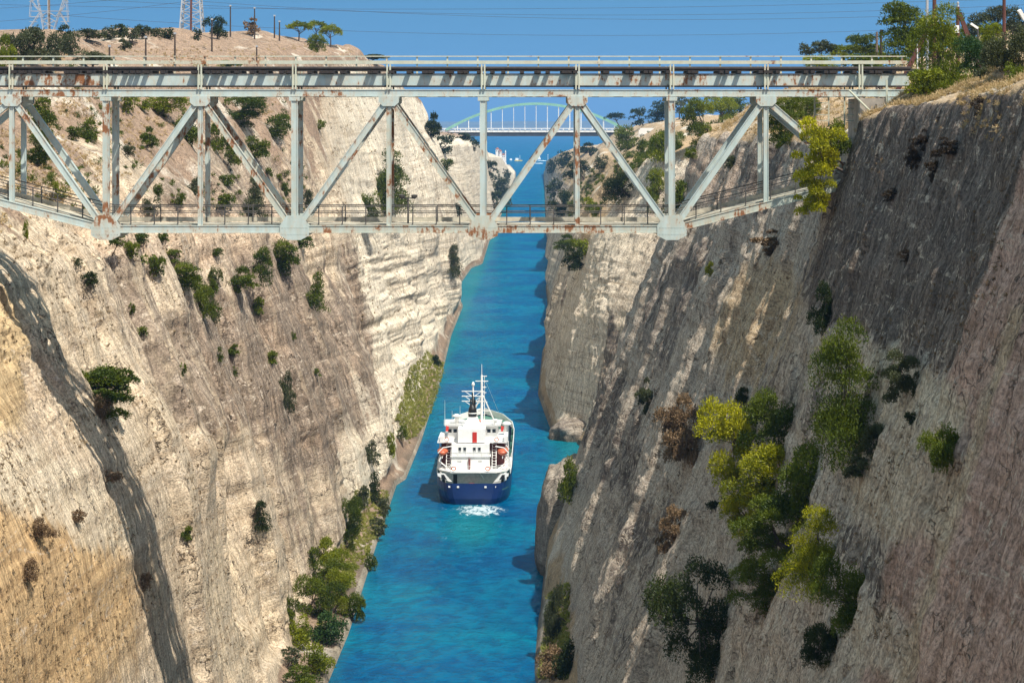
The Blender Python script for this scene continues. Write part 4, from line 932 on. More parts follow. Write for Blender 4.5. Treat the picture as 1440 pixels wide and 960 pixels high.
# --- left wall under the bridge
P_('shrub','pine',168,340,22,18,'bush tucked under the left gusset plate',GA)
P_('shrub','bright',186,353,18,22,'bright bush just below the one tucked under the left gusset plate',GA)
P_('shrub','pine',198,337,22,16,'bush peeping below the bottom chord right of the left gusset',GA)
P_('shrub','pine',229,336,16,14,'small bush peeping below the bottom chord near the hanger',GA)
P_('shrub','pine',200,364,14,12,'little bush on pale rock below the bright ones',GA)
P_('shrub','pine',221,376,22,28,'upright bush at the upper left of the long hanging thicket',GA)
P_('pine','pine',243,362,22,20,'bush above the long hanging thicket',GA)
P_('pine','pine',264,385,44,36,'upper half of the long green thicket hanging on the left wall',GA)
P_('pine','pine',285,424,46,58,'lower half of the long green thicket hanging on the left wall',GA)
P_('pine','pine',301,398,20,36,'right fringe bush of the hanging thicket',GA)
P_('shrub','olive',302,447,14,18,'small bush at the very tip of the hanging thicket',GA)
P_('pine','pine',341,401,38,44,'round topped pine bush between the thicket and the big pine clump',GA)
P_('shrub','pine',363,433,20,26,'bush on the dark fissure below the round topped pine bush',GA)
P_('shrub','pine',306,356,16,12,'small isolated bush under the chord above the round topped pine bush',GA)
P_('pine','pine',370,370,28,50,'left part of the big pine clump below the second gusset',GA)
P_('pine','pine',400,358,40,46,'right part of the big pine clump below the second gusset',GA)
P_('shrub','pine',424,343,32,20,'bush under the bottom chord right of the big pine clump',GA)
P_('cone','pine',446,411,26,48,'ragged vertical pine bush right of the big clump on grey rock',GA)
P_('shrub','darkleaf',127,395,20,22,'dark prickly bush on brown rock left of the thicket',GA)
P_('shrub','olive',110,369,12,12,'greyish tuft bush above the dark prickly bush',GA)
P_('open','pine',150,545,92,62,'big dark pine leaning out from the cliff edge beside the bridge shadow',GA,lean=.5)
P_('shrub','dry',143,572,24,34,'brown withered bush hanging under the big leaning pine',GA)
P_('cone','pine',309,499,9,20,'left one of two small dark bushes on grey streaked rock',GA)
P_('shrub','pine',328,494,18,18,'right one of two small dark bushes on grey streaked rock',GA)
P_('shrub','pine',329,521,12,12,'little bush directly below the two small dark bushes',GA)
P_('shrub','pine',382,505,20,20,'neat round bush alone on smooth grey rock',GA)
P_('shrub','olive',404,556,22,50,'tall two tone bush alone on smooth rock in the middle of the left wall',GA)
P_('shrub','pine',446,524,11,10,'tiny bush on bare rock right of the tall two tone bush',GA)
P_('shrub','pine',413,474,8,12,'very small bush on a pale fissure above the neat round bush',GA)
P_('shrub','pine',258,519,8,16,'very small dark bush on smooth stained rock left of the two dark ones',GA)
P_('shrub','pine',199,466,14,12,'small bush on crumbled pale rock above the leaning pine',GA)
P_('shrub','pine',186,434,8,14,'tiny bush on crumbled pale rock near the cliff edge',GA)
P_('cone','darkleaf',366,726,24,38,'dark tufty bush casting a thin shadow, low on the left wall',GA)
P_('shrub','pine',264,752,16,22,'small round bush low on the left wall next to a niche',GA)
P_('shrub','dry',205,820,14,24,'brown withered bush inside the bridge shadow low on the cliff',GA)
P_('shrub','dry',158,670,26,14,'withered straw coloured bush on a ledge in the bridge shadow',GA)
P_('shrub','dry',40,800,26,30,'withered brown bush in the crumbled rock low at the left border',GA)
P_('shrub','dry',62,745,30,26,'withered brown bush in the middle of the crumbled pale rock',GA)
P_('shrub','dry',110,728,20,18,'withered brown bush at the right of the crumbled pale rock',GA)
# --- plants on the towpath bench, left bank
GE = 'bushes along the left towpath'
P_('pine','pine',490,736,38,66,'tallest tree of the left bank, standing against the white rock',GE)
P_('cone','darkleaf',526,690,22,46,'dark upright bush at the far end of the overgrown left bank',GE)
P_('shrub','olive',511,700,18,30,'olive bush beside the dark upright bush at the far end of the bank',GE)
P_('shrub','olive',541,715,16,26,'bush on the edge of the stone quay nearest the ship',GE)
P_('open','olive',532,742,22,22,'thin brownish bush on the dry quay edge',GE)
P_('pine','bright',461,776,34,34,'bright bush crowning the big overgrown part of the left bank',GE)
P_('cone','pine',441,800,28,52,'dark bush against the rock on the left of the overgrown bank',GE)
P_('pine','bright',470,800,50,44,'yellowish bush in the upper middle of the overgrown bank',GE)
P_('pine','bright',483,835,46,60,'broad light green bush hanging over the water edge',GE)
P_('pine','pine',445,840,56,52,'broad dark green bush in the middle of the overgrown bank',GE)
P_('shrub','pine',499,857,26,36,'dark bush leaning over the quay edge beside the ivy',GE)
P_('shrub','ivy',463,879,46,40,'blue green broad leaved bush by the water at the bottom of the bank',GE)
P_('shrub','bright',421,886,34,40,'yellow green bush at the foot of the wall left of the broad leaved bush',GE)
P_('pine','pine',408,858,22,30,'shadowy bush at the foot of the wall, upper left of the bank',GE)
P_('shrub','bright',449,923,40,36,'light green bush below the broad leaved bush',GE)
P_('shrub','pine',425,950,46,26,'dark bush at the bottom border above the quay',GE)
P_('open','olive',410,925,24,24,'sparse bush on grey rock at the bottom of the left wall',GE)
P_('shrub','pine',520,790,18,22,'small bush on the dry quay between tree and water',GE)
P_('shrub','darkleaf',613,510,12,18,'dark bush at the water end of the grassy bank beyond the ship',GE)
P_('shrub','pine',566,608,14,18,'bush on the lower grassy bank left of the ship mast',GE)
P_('shrub','olive',522,640,24,30,'brownish olive bush on the bank behind the quay corner',GE)
P_('shrub','bright',548,628,16,30,'bright bush on the bank slope left of the ship',GE)
# --- ridge on the left
P_('pine','bright',6,86,30,62,'yellow green bushy tree cut by the left border above the deck',GB)
P_('shrub','olive',24,72,36,40,'grey olive tree on the ridge next to the left border',GB,name='olive_tree',cat='olive tree')
P_('shrub','olive',44,66,40,46,'widest grey olive tree under the lattice pylon',GB,name='olive_tree',cat='olive tree')
P_('shrub','olive',70,70,34,44,'olive tree directly at the foot of the wide lattice pylon',GB,name='olive_tree',cat='olive tree')
P_('pine','darkleaf',91,47,20,22,'small dark round tree showing above the olive trees by the pylon',GB)
P_('shrub','olive',95,62,32,32,'olive tree right of the pylon foot under the dark round tree',GB,name='olive_tree',cat='olive tree')
P_('shrub','olive',130,80,46,18,'long low olive thicket just above the bridge railing',GB)
P_('shrub','olive',126,50,34,15,'low spreading olive tree, first in the row on the crest',GB,name='olive_tree',cat='olive tree')
P_('shrub','olive',155,48,22,18,'olive tree second in the row on the crest',GB,name='olive_tree',cat='olive tree')
P_('shrub','darkleaf',169,46,20,20,'tallest olive tree of the row on the crest',GB,name='olive_tree',cat='olive tree')
P_('shrub','olive',185,48,20,17,'olive tree with split trunks in the middle of the crest row',GB,name='olive_tree',cat='olive tree')
P_('shrub','darkleaf',200,47,18,19,'dark olive tree right of the split trunk one on the crest',GB,name='olive_tree',cat='olive tree')
P_('shrub','olive',218,48,20,14,'olive tree before the last of the crest row',GB,name='olive_tree',cat='olive tree')
P_('shrub','darkleaf',238,48,18,14,'last olive tree of the crest row by a thin pole',GB,name='olive_tree',cat='olive tree')
P_('shrub','olive',174,65,18,17,'lone round olive tree on the bare slope under the crest row',GB,name='olive_tree',cat='olive tree')
P_('shrub','darkleaf',277,48,11,15,'tiny dark tree at the foot of the narrow lattice pylon',GB)
P_('pine','darkleaf',305,40,32,27,'dark rounded tree on the crest beside a pole',GB)
P_('open','dry',355,40,22,24,'leafless brownish purple tree on the crest',GB,name='bare_tree',cat='tree')
P_('umbrella','bright',420,42,30,20,'left umbrella pine of the three on the hilltop',GB)
P_('umbrella','bright',444,40,26,18,'middle umbrella pine of the three on the hilltop',GB)
P_('umbrella','bright',465,49,28,24,'right umbrella pine leaning down the hilltop',GB)
P_('pine','bright',446,66,24,30,'pine bush on the pale hilltop cliff below the umbrella pines',GB)
P_('shrub','bright',320,91,32,10,'low yellow green bush just over the rails of the bridge',GB)
P_('shrub','olive',528,81,34,8,'low flat scrub on the descending hill line at the bridge railing',GB)
# --- right top
GT = 'trees behind the right bridge end'
for px,py,w,h,mt,lab in ((1137,70,20,14,'olive','grey green little tree, leftmost on the right ridge'),(1154,68,18,16,'olive','second little tree on the right ridge'),
  (1170,70,16,12,'olive','third and lowest little tree on the right ridge'),(1187,73,36,14,'bright','flat yellow green bush on the right ridge'),
  (1213,65,30,24,'pine','rounded tree left of the twin poles on the right ridge'),(1228,75,26,18,'bright','low bush at the foot of the twin poles')):
    P_('shrub',mt,px,py,w,h,lab,GT,Y=330)
P_('cone','pine',1266,50,62,70,'tall dense pine behind the railing at the right bridge end',GT,Y=190)
P_('pine','pine',1297,58,44,50,'lower pine joined to the right flank of the tall dense pine',GT,Y=195)
P_('pine','pine',1216,90,50,26,'bush behind the railing right under the twin poles',GT,Y=185)
P_('pine','bright',1160,88,40,20,'low bush behind the railing near the end of the bridge',GT,Y=240)
P_('cone','bright',1321,88,78,116,'big bright pine covering the end of the bridge girder',GT,Y=146)
P_('shrub','bright',1305,118,44,30,'bright foliage spilling over the girder end under the big pine',GT,Y=145)
P_('shrub','ivy',1372,82,44,44,'broad leaved green shrub under the slanting brace',GT,Y=136)
P_('shrub','olive',1392,98,36,36,'pale olive bush right of the slanting brace',GT,Y=128)
P_('shrub','olive',1422,84,50,60,'large grey green bush at the right border',GT,Y=122)
P_('shrub','pine',1432,110,30,34,'darker bush hanging over the dark cliff at the right border',GT,Y=116)
P_('pine','bright',1395,54,36,30,'bright bush between street lamp and dark pole',GT,Y=175)
P_('pine','pine',1340,60,44,34,'pine top between the two braced poles',GT,Y=180)
for px,py,w,h,lab in ((1385,38,40,34,'far wooded knoll tree left of the dark pole'),(1402,24,30,26,'highest tree on the far wooded knoll'),(1424,32,36,36,'far knoll tree right of the dark pole'),(1440,44,30,40,'far knoll tree cut by the right border'),(1368,48,28,24,'lowest tree on the left flank of the far knoll')):
    P_('pine','olive',px,py,w,h,lab,'trees on the far knoll',Y=300)
# --- right edge and slopes behind the truss
P_('open','bright',1152,225,66,96,'upper part of the yellowish pine at the right end of the lower chord',GC,Y=147)
P_('open','bright',1146,282,50,64,'lower drooping yellowish pine beneath the end of the lower chord',GC,Y=147)
P_('shrub','pine',1175,192,36,46,'pine tuft above the end diagonal at the cliff edge',GC,Y=149)
P_('pine','bright',985,172,44,60,'bright bush left of the end diagonal top on the right slope',GD)
P_('pine','bright',1015,158,50,44,'broad bright bush under the deck left of the last hanger',GD)
P_('pine','pine',1040,146,36,26,'bush right under the deck left of the last gusset',GD)
P_('pine','pine',1102,168,50,60,'dense green bush right of the last hanger on the slope',GD)
P_('pine','pine',1130,155,44,44,'green bush behind the end diagonal under the deck',GD)
P_('shrub','bright',1098,196,30,30,'bright bush at the lower end of the dense green slope bush',GD)
P_('shrub','bright',972,218,16,16,'small bright bush at the left rim of the pinkish slab',GD)
P_('shrub','olive',1026,230,16,18,'small bush alone on the pinkish slab',GD)
P_('shrub','bright',999,381,12,22,'yellow sprig on the rock edge below the right gusset plate',GC)
P_('pine','darkleaf',874,266,48,40,'dark spreading pine on a ledge behind the fourth diagonal',GD)
P_('shrub','bright',829,289,20,20,'small bright yellow pine beside the hanger above the railing',GD)
P_('pine','bright',918,262,30,56,'bright bush left of the tall right post',GD)
P_('pine','bright',928,215,34,50,'yellow green bush on the slope left of the right post',GD)
P_('pine','pine',884,196,32,42,'dark green trees at the right end of the arch bridge',GD)
P_('pine','pine',906,214,24,30,'green bush below the little white wall',GD)
P_('pine','darkleaf',925,156,36,30,'dark trees on the skyline left of the right post',GD)
P_('pine','darkleaf',898,166,20,24,'dark tree on the skyline right of the arch bridge end',GD)
P_('umbrella','darkleaf',865,167,24,14,'flat topped dark tree showing behind the arch',GD)
P_('pine','olive',955,150,26,24,'skyline tree right of the right post',GD)
P_('pine','darkleaf',790,288,32,34,'dark bush low over the railing right of the far water',GD)
P_('pine','darkleaf',812,244,30,32,'dark scrub on the far right bank behind the hanger',GD)
P_('pine','darkleaf',795,225,26,22,'dark scrub near the far end of the right bank',GD)
P_('shrub','darkleaf',778,235,16,20,'last dark bush at the water end of the right bank',GD)
P_('pine','darkleaf',828,214,30,22,'scrub above the far dark cliff',GD)
P_('pine','darkleaf',780,268,22,28,'scrub by the water on the far right bank',GD)
P_('shrub','olive',845,230,18,18,'small scrub on the far dark cliff face',GD)
P_('pine','pine',797,345,30,26,'yellowish bush on the rock just below the walkway',GD)
P_('shrub','darkleaf',806,366,26,34,'dark bush on the rock under the yellowish one',GD)
P_('shrub','bright',820,350,24,22,'bright yellow bush below the lower chord on the right rock',GD)
P_('shrub','olive',944,290,22,20,'dull bush behind the right gusset plate',GD)
for px,py,w,h,lab in ((700,262,24,30,'dark scrub half way up the third left headland'),(690,240,16,24,'dark scrub beside the post on the third left headland'),(707,280,20,22,'dark scrub low on the third left headland'),(695,284,20,26,'lowest dark scrub by the water on the third left headland'),(712,248,12,16,'small dark scrub near the tip of the third left headland'),(667,205,12,20,'dark scrub on the crest of the second left headland')):
    P_('pine','darkleaf',px,py,w,h,lab,'scrub on the far left headlands')
# --- right wall
P_('shrub','darkleaf',1158,437,38,62,'dark rounded bush below the black stained rock on the right wall',GC,lean=.5)
P_('cone','pine',1184,560,86,168,'tall conical pine with a sunlit tip growing on the right wall',GC,lean=.6)
P_('open','olive',1268,532,50,66,'sparse grey green bush right of the tall conical pine',GC,lean=.3)
P_('open','olive',1226,622,40,60,'sparse thin bush below the conical pine',GC,lean=.25)
P_('open','olive',1205,655,34,34,'wispy brownish bush lowest right of the conical pine',GC,lean=.25)
P_('shrub','pine',1325,640,52,60,'dark bush by the pinkish rock at far right',GC,lean=.4)
P_('shrub','darkleaf',1281,590,16,18,'tiny dark bush between the sparse bush and the pinkish rock',GC)
P_('pine','bright',1030,622,70,98,'bright yellow pine, topmost left of the big clump',GC,lean=.75)
P_('pine','pine',1083,600,64,80,'dark green pine behind the bright yellow one',GC,lean=.4)
P_('shrub','darkleaf',1045,560,20,26,'small dark bush above the bright yellow pine',GC)
P_('pine','bright',1072,675,80,84,'bright yellow pine in the middle of the big clump',GC,lean=.8)
P_('pine','pine',1118,690,74,96,'grey green pine on the right of the big clump with bare twigs',GC,lean=.45)
P_('pine','bright',1048,725,52,50,'yellow tipped bough at the left of the big clump',GC,lean=.7)
P_('pine','pine',1088,760,84,90,'dark lower pine of the big clump',GC,lean=.5)
P_('cone','bright',1147,778,74,100,'pointed pine with yellow tip at the lower right of the clump',GC,lean=.6)
P_('pine','pine',1070,825,66,62,'dark bush at the very bottom of the big clump',GC,lean=.4)
P_('pine','pine',1188,846,66,92,'rounded pine with dead twigs below the pointed one',GC,lean=.45)
P_('shrub','darkleaf',1155,912,48,60,'dark pine bush at the bottom under the rounded pine',GC,lean=.4)
P_('pine','darkleaf',978,868,98,126,'large dark pine standing alone at the bottom of the right wall',GC,lean=.5)
P_('shrub','darkleaf',1003,712,18,14,'tiny dark bush left of the big clump',GC)
P_('open','dry',958,625,60,110,'large reddish brown withered bush on the right wall',GC,lean=.2)
P_('open','dry',944,745,40,60,'smaller brown withered bush under the large withered one',GC,lean=.2)
P_('open','dry',1085,345,50,36,'dark brown withered bush under the lower chord on the right wall',GC,lean=.2)
P_('open','olive',909,562,24,50,'greenish bush on the dark slab left of the withered bush',GC,lean=.3)
P_('shrub','pine',801,672,26,56,'green ivy bush on top of the rock knob by the water',GC)
P_('shrub','darkleaf',795,925,30,50,'dark bush at the water edge at the bottom right bank',GC)
P_('shrub','olive',783,868,30,70,'olive green scrub on the low right bank',GC)
P_('shrub','dry',776,930,40,40,'brown scrub on the low right bank at the bottom border',GC)
for i,(px,py,w,h,lab) in enumerate(((1300,200,24,30,'dark tangled hollow bush on the black rock under the crest'),(1283,222,20,40,'dark tangled bush hanging left on the black rock'),(1312,240,22,40,'dark tangled bush lowest on the black rock'),(1335,208,40,24,'dark tangled bush right of the hanging one on the black rock'),(1252,275,20,16,'small dark tangled bush alone on the black rock'),(1378,150,20,24,'dark tangled bush under the crest near the right border'),(1273,360,16,16,'round dark tangled bush low on the black rock'))):
    P_('open','drydark',px,py,w,h,lab,'withered bushes on the black rock',lean=.1)
# ------------------------------------------------------------------ ground cover
def scatter(name, sampler, n, size, mat, blades=24, leaf=.3, seed=5, up=.9, clump=None, asp=.22):
    """n tufts of about «size» metres, each a dome of many narrow blades"""
    rng = np.random.default_rng(seed); C = []; N = []; T = []
    for k in range(n):
        p = sampler(rng)
        if p is None: continue
        if clump and float(fbm(p.x*clump+p.y*clump*.3, p.z*clump*1.4, p.y*clump*.5, 2)) < .5: continue
        s = size*rng.choice([.45,.6,.8,1.1,1.6], p=[.25,.27,.25,.15,.08]); t = rng.random(); m = max(6, int(blades*(.6+.4*s/size)))
        d = rng.normal(size=(m,3))*np.array([.75,.75,.45])+np.array([0,0,up]); d /= np.linalg.norm(d, axis=1, keepdims=True)
        C.append(np.array(p)+d*s*.5*rng.uniform(.25, 1, (m,1))); N.append(d*1.5); T.append(.65*t+.35*rng.random(m))
    if not C: return
    C, N, T = np.concatenate(C), np.concatenate(N), np.concatenate(T)
    return tag(leaves(C, N, size*leaf, asp, rng, T, name, M[mat]), None, None, None, 'stuff')
def poly_sampler(poly, jitter=0):
    poly = np.array(poly, float); lo, hi = poly.min(0), poly.max(0)
    def inside(x, y):
        c = False; n = len(poly); j = n-1
        for i in range(n):
            if (poly[i][1] > y) != (poly[j][1] > y) and x < (poly[j][0]-poly[i][0])*(y-poly[i][1])/(poly[j][1]-poly[i][1])+poly[i][0]: c = not c
            j = i
        return c
    def f(rng):
        for _ in range(20):
            x, y = rng.uniform(lo, hi)
            if inside(x, y):
                g = hit(x, y); return None if g is None else g[0]
        return None
    return f
def ridge_sampler(side, y0, y1, a0, a1):
    def f(rng):
        y = y0+(y1-y0)*rng.random(); a = a0+(a1-a0)*rng.random(); x = caxis(y)+side*a; p = drop(x, y)
        if p is None or (y < 300 and p.z < 55.5) or float(vn(x*.45, y*.3, 7.7)) < .38: return None
        return p
    return f
scatter('bank_grass', poly_sampler([(556,590),(575,520),(600,495),(624,512),(618,555),(596,600),(575,625)]), 1500, 1.0, 'greengrass', 40, .34, seed=11)
scatter('bank_grass', poly_sampler([(500,690),(548,690),(540,740),(505,800),(470,850),(440,900)]), 1100, .75, 'greengrass', 34, .36, seed=12)
scatter('dry_grass', ridge_sampler(1, 92, 165, 31.8, 37), 4200, .55, 'grass', 34, .36, seed=13, asp=.14)
scatter('dry_grass', ridge_sampler(1, 155, 300, 32, 46), 2600, .8, 'grass', 26, .36, seed=14, asp=.16)
scatter('dry_grass', poly_sampler([(0,75),(480,60),(590,130),(420,140),(300,200),(0,330)]), 2600, .8, 'grass', 18, .34, seed=15, clump=.22)
scatter('wall_tufts', poly_sampler([(0,330),(470,330),(560,600),(480,760),(400,900),(250,960),(0,960)]), 2100, .55, 'tuft', 26, .30, seed=16, clump=.16)
scatter('wall_tufts', poly_sampler([(440,130),(590,140),(650,380),(620,480),(540,640),(480,340)]), 500, 1.0, 'tuft', 22, .30, seed=17, clump=.12)
scatter('wall_tufts', poly_sampler([(960,330),(1180,200),(1430,150),(1430,400),(1280,900),(1000,950),(840,900),(900,600)]), 1500, .42, 'dry', 26, .28, seed=18, clump=.18)
scatter('green_scrub', poly_sampler([(880,180),(960,190),(960,300),(930,310),(850,250),(800,215),(770,230),(770,300),(840,310)]), 1300, 2.4, 'pine', 90, .20, seed=19, clump=.03)
scatter('green_scrub', poly_sampler([(0,90),(300,90),(420,140),(440,320),(200,330),(0,280)]), 520, 1.4, 'pine', 60, .22, seed=20, clump=.08)
scatter('green_scrub', poly_sampler([(690,225),(720,245),(712,290),(694,296),(684,250)]), 260, 4.0, 'darkleaf', 90, .20, seed=21, clump=.02)
scatter('bank_grass', poly_sampler([(757,955),(775,830),(802,820),(800,955)]), 500, .8, 'greengrass', 26, .5, seed=22)
# ------------------------------------------------------------------ poles, pylons, wires, lamps
M['pole'] = simple('weathered_pole_wood', (0.055, 0.038, 0.028), 0.9, 0, .4, 2); M['galv'] = simple('galvanised_steel', (0.45, 0.46, 0.47), 0.5, .4, .2, 1)
M['rustred'] = simple('red_brown_primer', (0.10, 0.032, 0.022), 0.8, 0, .4, 2); M['plaster'] = simple('white_plaster', (0.72, 0.70, 0.66), .9, 0, .15, .3); M['tiles'] = simple('roof_tiles', (0.40, 0.16, 0.10), .9, 0, .3, .5)
GP = 'utility poles along the left hill'
for px, yt, yb, lab in ((154,66,96,'shortest pole, just above the railing on the far left hill'),(205,53,95,'thin pole on the slope below the crest olive trees'),(246,48,96,'thin pole at the end of the olive tree row'),
  (298,28,76,'pole in front of the dark rounded tree'),(324,9,52,'tallest pole on the left crest'),(358,12,50,'pole behind the leafless tree'),(386,23,48,'left one of two bare poles near the umbrella pines'),(393,31,52,'right one of two bare poles near the umbrella pines'),(361,66,95,'short pole on the pale slope above the railing')):
    g = next(q for q in (hit(px, yb+k) for k in range(-3, 90, 5)) if q); Yb = min(g[0].y, 420); b0 = at(px, yb+2, Yb); tp = at(px, yt, Yb)
    t = empty('utility_pole', b0, 0, lab, 'pole', GP); MB().tube((0,0,-.5), (0,0,tp.z-b0.z), .16, .11, 7).build('post', M['pole'], t)
    MB().box(-.18, .18, -.12, .12, tp.z-b0.z-.05, tp.z-b0.z+.22).build('insulator', M['galv'], t)
def lattice(name, px, Y, ybase, half0, half1, ytop, lab, arms, mat):
    b0 = at(px, ybase, Y); top = at(px, ytop, Y).z-b0.z; t = empty(name, b0, 0, lab, 'pylon'); b = MB(); k = 9
    def corner(i, z): h_ = half0+(half1-half0)*z/top; return (h_*(1,1,-1,-1)[i], h_*(1,-1,-1,1)[i], z)
    for i in range(4): b.beam(corner(i,0), corner(i,top), .24, .24)
    b.build('leg_frame', mat, t); b = MB()
    for j in range(k):
        z0, z1 = top*j/k, top*(j+1)/k
        for i in range(4):
            n = (i+1)%4; b.beam(corner(i,z0), corner(n,z1), .12, .12); b.beam(corner(n,z0), corner(i,z1), .12, .12); b.beam(corner(i,z1), corner(n,z1), .1, .1)
    b.build('bracing', M['galv'], t)
    for zf, w in arms:
        a = MB(); z = top*zf
        for s in (-1, 1):
            a.beam((0,half1,z), (s*w,0,z), .16, .16); a.beam((0,-half1,z), (s*w,0,z), .16, .16); a.beam((0,0,z+w*.3), (s*w,0,z), .14, .14); a.beam((s*w*.5,0,z+w*.15), (s*w*.5,0,z), .1, .1); a.tube((s*w,0,z), (s*w,0,z-1.6), .1, n=6)
        a.build('cross_arm', M['galv'], t)
    return t
t = lattice('lattice_pylon', 270, 430, 56, 2.2, 1.1, -60, 'narrow tapering lattice pylon with a red brown leg on the left hill', (), M['galv'])
tt = at(270,56,430); MB().beam((.1,-2.2,0), (.1,-1.1,15.8), .35, .35).build('painted_leg', M['rustred'], t)
# the broad pylon with a spread head
b0 = at(70, 84, 430); t = empty('lattice_pylon', b0, 0, 'broad grey lattice pylon with a flaring Y shaped head rising above the olive trees', 'pylon')
s_ = 430/F
def lp(px, py): return ((px-70)*s_, 0, (84-py)*s_)
b = MB()
for y in (-.6, .6):
    for a, c in (((69,84),(68,0)),((62,45),(57,17)),((75,45),(84,17)),((57,17),(50,-14)),((84,17),(94,-14)),((57,17),(40,42)),((84,17),(97,40)),((62,45),(64,84)),((75,45),(74,84))):
        p, q = lp(*a), lp(*c); b.beam((p[0],y,p[2]), (q[0],y,q[2]), .13, .13)
b.build('leg_frame', M['galv'], t)
MB().beam((0,0,0), (lp(68.5,-12)[0],0,lp(68.5,-12)[2]), .4, .4).build('mast', simple('brown_steel', (.20,.15,.11), .7), t)
b = MB()
for a, c in (((44,16),(97,16)),((42,24),(55,24)),((84,24),(97,24)),((42,31),(52,31)),((86,31),(98,31)),((57,24),(68,17)),((68,17),(79,24)),((58,31),(68,25)),((68,25),(79,31)),((44,0),(42,24)),((94,0),(96,31)),((57,17),(62,25)),((84,17),(78,25)),((48,8),(57,17)),((92,8),(84,17)),((62,38),(76,30)),((75,38),(61,30)),((42,3),(70,-12)),((96,3),(68,-12)),((44,0),(57,17)),((94,0),(84,17))):
    for y in (-.6, .6):
        p, q = lp(*a), lp(*c); b.beam((p[0],y,p[2]), (q[0],y,q[2]), .09, .09)
b.build('bracing', M['galv'], t)
# overhead lines hung across the cut
def wire(p0, p1, sag, r, lab):
    n = 26; b = MB(); pts = []
    for i in range(n+1):
        u = i/n; p = p0.lerp(p1, u); p.z -= sag*4*u*(1-u); pts.append(p)
    b.path(pts, r, 4); tag(b.build('power_line', M['iron']), lab, 'power line', 'power lines above the bridge')
for i, (x0,y0,x1,y1,sag,lab) in enumerate(((-40,6,1500,-4,1.6,'highest dark power line across the sky'),(-40,-12,1500,4,3.4,'power line crossing the sky second from the top'),(280,2,1500,12,2.8,'power line dipping over the middle of the bridge'),(-40,33,330,-8,0.6,'power line rising right from the broad pylon'),(60,20,1500,30,3.4,'lowest power line drawn across the sky'),(-40,14,300,-16,.5,'power line rising steeply at top left'))):
    wire(at(x0,y0,430), at(x1,y1,430), sag, .035, lab)
# right hand poles
def ground_pole(name, px, yt, yb, Y, r, mat, lab, cat='pole', grp=None, parts=None):
    b0 = at(px, yb, Y); g = drop(b0.x, Y); z0 = min(b0.z, g.z if g else b0.z); tz = at(px, yt, Y).z
    t = empty(name, (b0.x, Y, z0), 0, lab, cat, grp); MB().tube((0,0,-.4), (0,0,tz-z0), r, r*.8, 8).build('post', mat, t); return t, tz-z0
GQ = 'poles by the right bridge end'
for px, lab in ((1233,'left of twin weathered wooden poles behind the railing'),(1239,'right of twin weathered wooden poles behind the railing')):
    ground_pole('utility_pole', px, 45 if px < 1236 else 42, 100, 200, .13, simple('grey_pole_wood', (.16,.12,.10), .9) if px < 1236 else M['pole'], lab, 'pole', GQ)
t, h_ = ground_pole('braced_pole', 1314, -6, 100, 160, .17, M['rustred'], 'dark red brown double pole with a brace behind the big pine', 'pole', GQ)
MB().tube((-.5,.1,0), (-.5,.1,h_-.2), .12, .1, 8).build('post', M['galv'], t); MB().beam((-.3,0,h_-2.0), (-3.2,.1,h_-8), .26, .3).build('brace', M['rustred'], t)
for k in range(3): MB().lathe([(.03,0),(.1,.05),(.1,.16),(.03,.2)], (.2,-.1,h_-.3-k*.8), 8).build('insulator', M['whitesteel'], t)
t, h_ = ground_pole('braced_pole', 1347, 10, 95, 150, .15, M['rustred'], 'red brown pole with a long slanting brace and a small white box', 'pole', GQ)
MB().beam((.1,0,h_-.4), (1.75,-.1,h_-4.9), .24, .28).build('brace', M['rustred'], t); MB().box(-.28, .02, -.32, -.16, h_-1.75, h_-1.25).build('meter_box', M['whitesteel'], t)
for k in range(2): MB().lathe([(.03,0),(.09,.05),(.09,.16),(.03,.2)], (0,0,h_+k*.2-.05), 8).build('insulator', M['galv'], t)
ground_pole('utility_pole', 1412, -8, 70, 140, .13, M['rustred'], 'single straight red brown pole near the right border', 'pole', GQ)
t, h_ = ground_pole('street_lamp', 1375, 40, 75, 170, .09, M['iron'], 'small street lamp with pale tilted head between pole and brace', 'street lamp')
MB().beam((0,0,h_), (-.55,-.1,h_+.35), .2, .16).build('lamp_head', M['whitesteel'], t)
t, h_ = ground_pole('street_lamp', 1441, 28, 75, 130, .09, M['iron'], 'pale street lamp head cut by the right border', 'street lamp')
MB().beam((0,0,h_), (-.35,-.1,h_+.55), .3, .2).build('lamp_head', M['whitesteel'], t)
for px, lab in ((1358,'short white fence post by the broad leaved shrub'),(1290,'short white fence post at the end of the bridge railing')):
    ground_pole('fence_post', px, 62, 92, 150, .05, M['whitesteel'], lab, 'post', 'fence posts at the right end')
# ------------------------------------------------------------------ far harbour and boats
def boat(name, px, py, L, Wd, hgt, yaw, lab, cat, mat, extra):
    Y = F*HC/(py-HZ); c = at(px, py, Y); t = empty(name, (c.x, Y, 0), yaw, lab, cat)
    b = MB(); b.prismz([(-L/2,-Wd/2),(L*.25,-Wd/2),(L/2,0),(L*.25,Wd/2),(-L/2,Wd/2)], -.5, hgt); b.build('hull', mat, t); extra(t, L, Wd, hgt); return t
M['yellow'] = simple('yellow_hull', (.60,.42,.05), .5)
def yacht(t, L, W, h):
    MB().prismz([(-L*.4,-W*.4),(L*.2,-W*.4),(L*.3,0),(L*.2,W*.4),(-L*.4,W*.4)], h, h+2.4).build('cabin', M['white'], t)
    MB().prismz([(-L*.32,-W*.34),(L*.08,-W*.34),(L*.14,0),(L*.08,W*.34),(-L*.32,W*.34)], h+2.41, h+4.4).build('bridge', M['white'], t)
    MB().box(-L*.405-.02, -L*.4, -W*.3, W*.3, h+.8, h+1.8).build('window', M['glass'], t); MB().tube((-L*.1,0,h+4.4), (-L*.14,0,h+8.5), .2, .1).build('mast', M['white'], t)
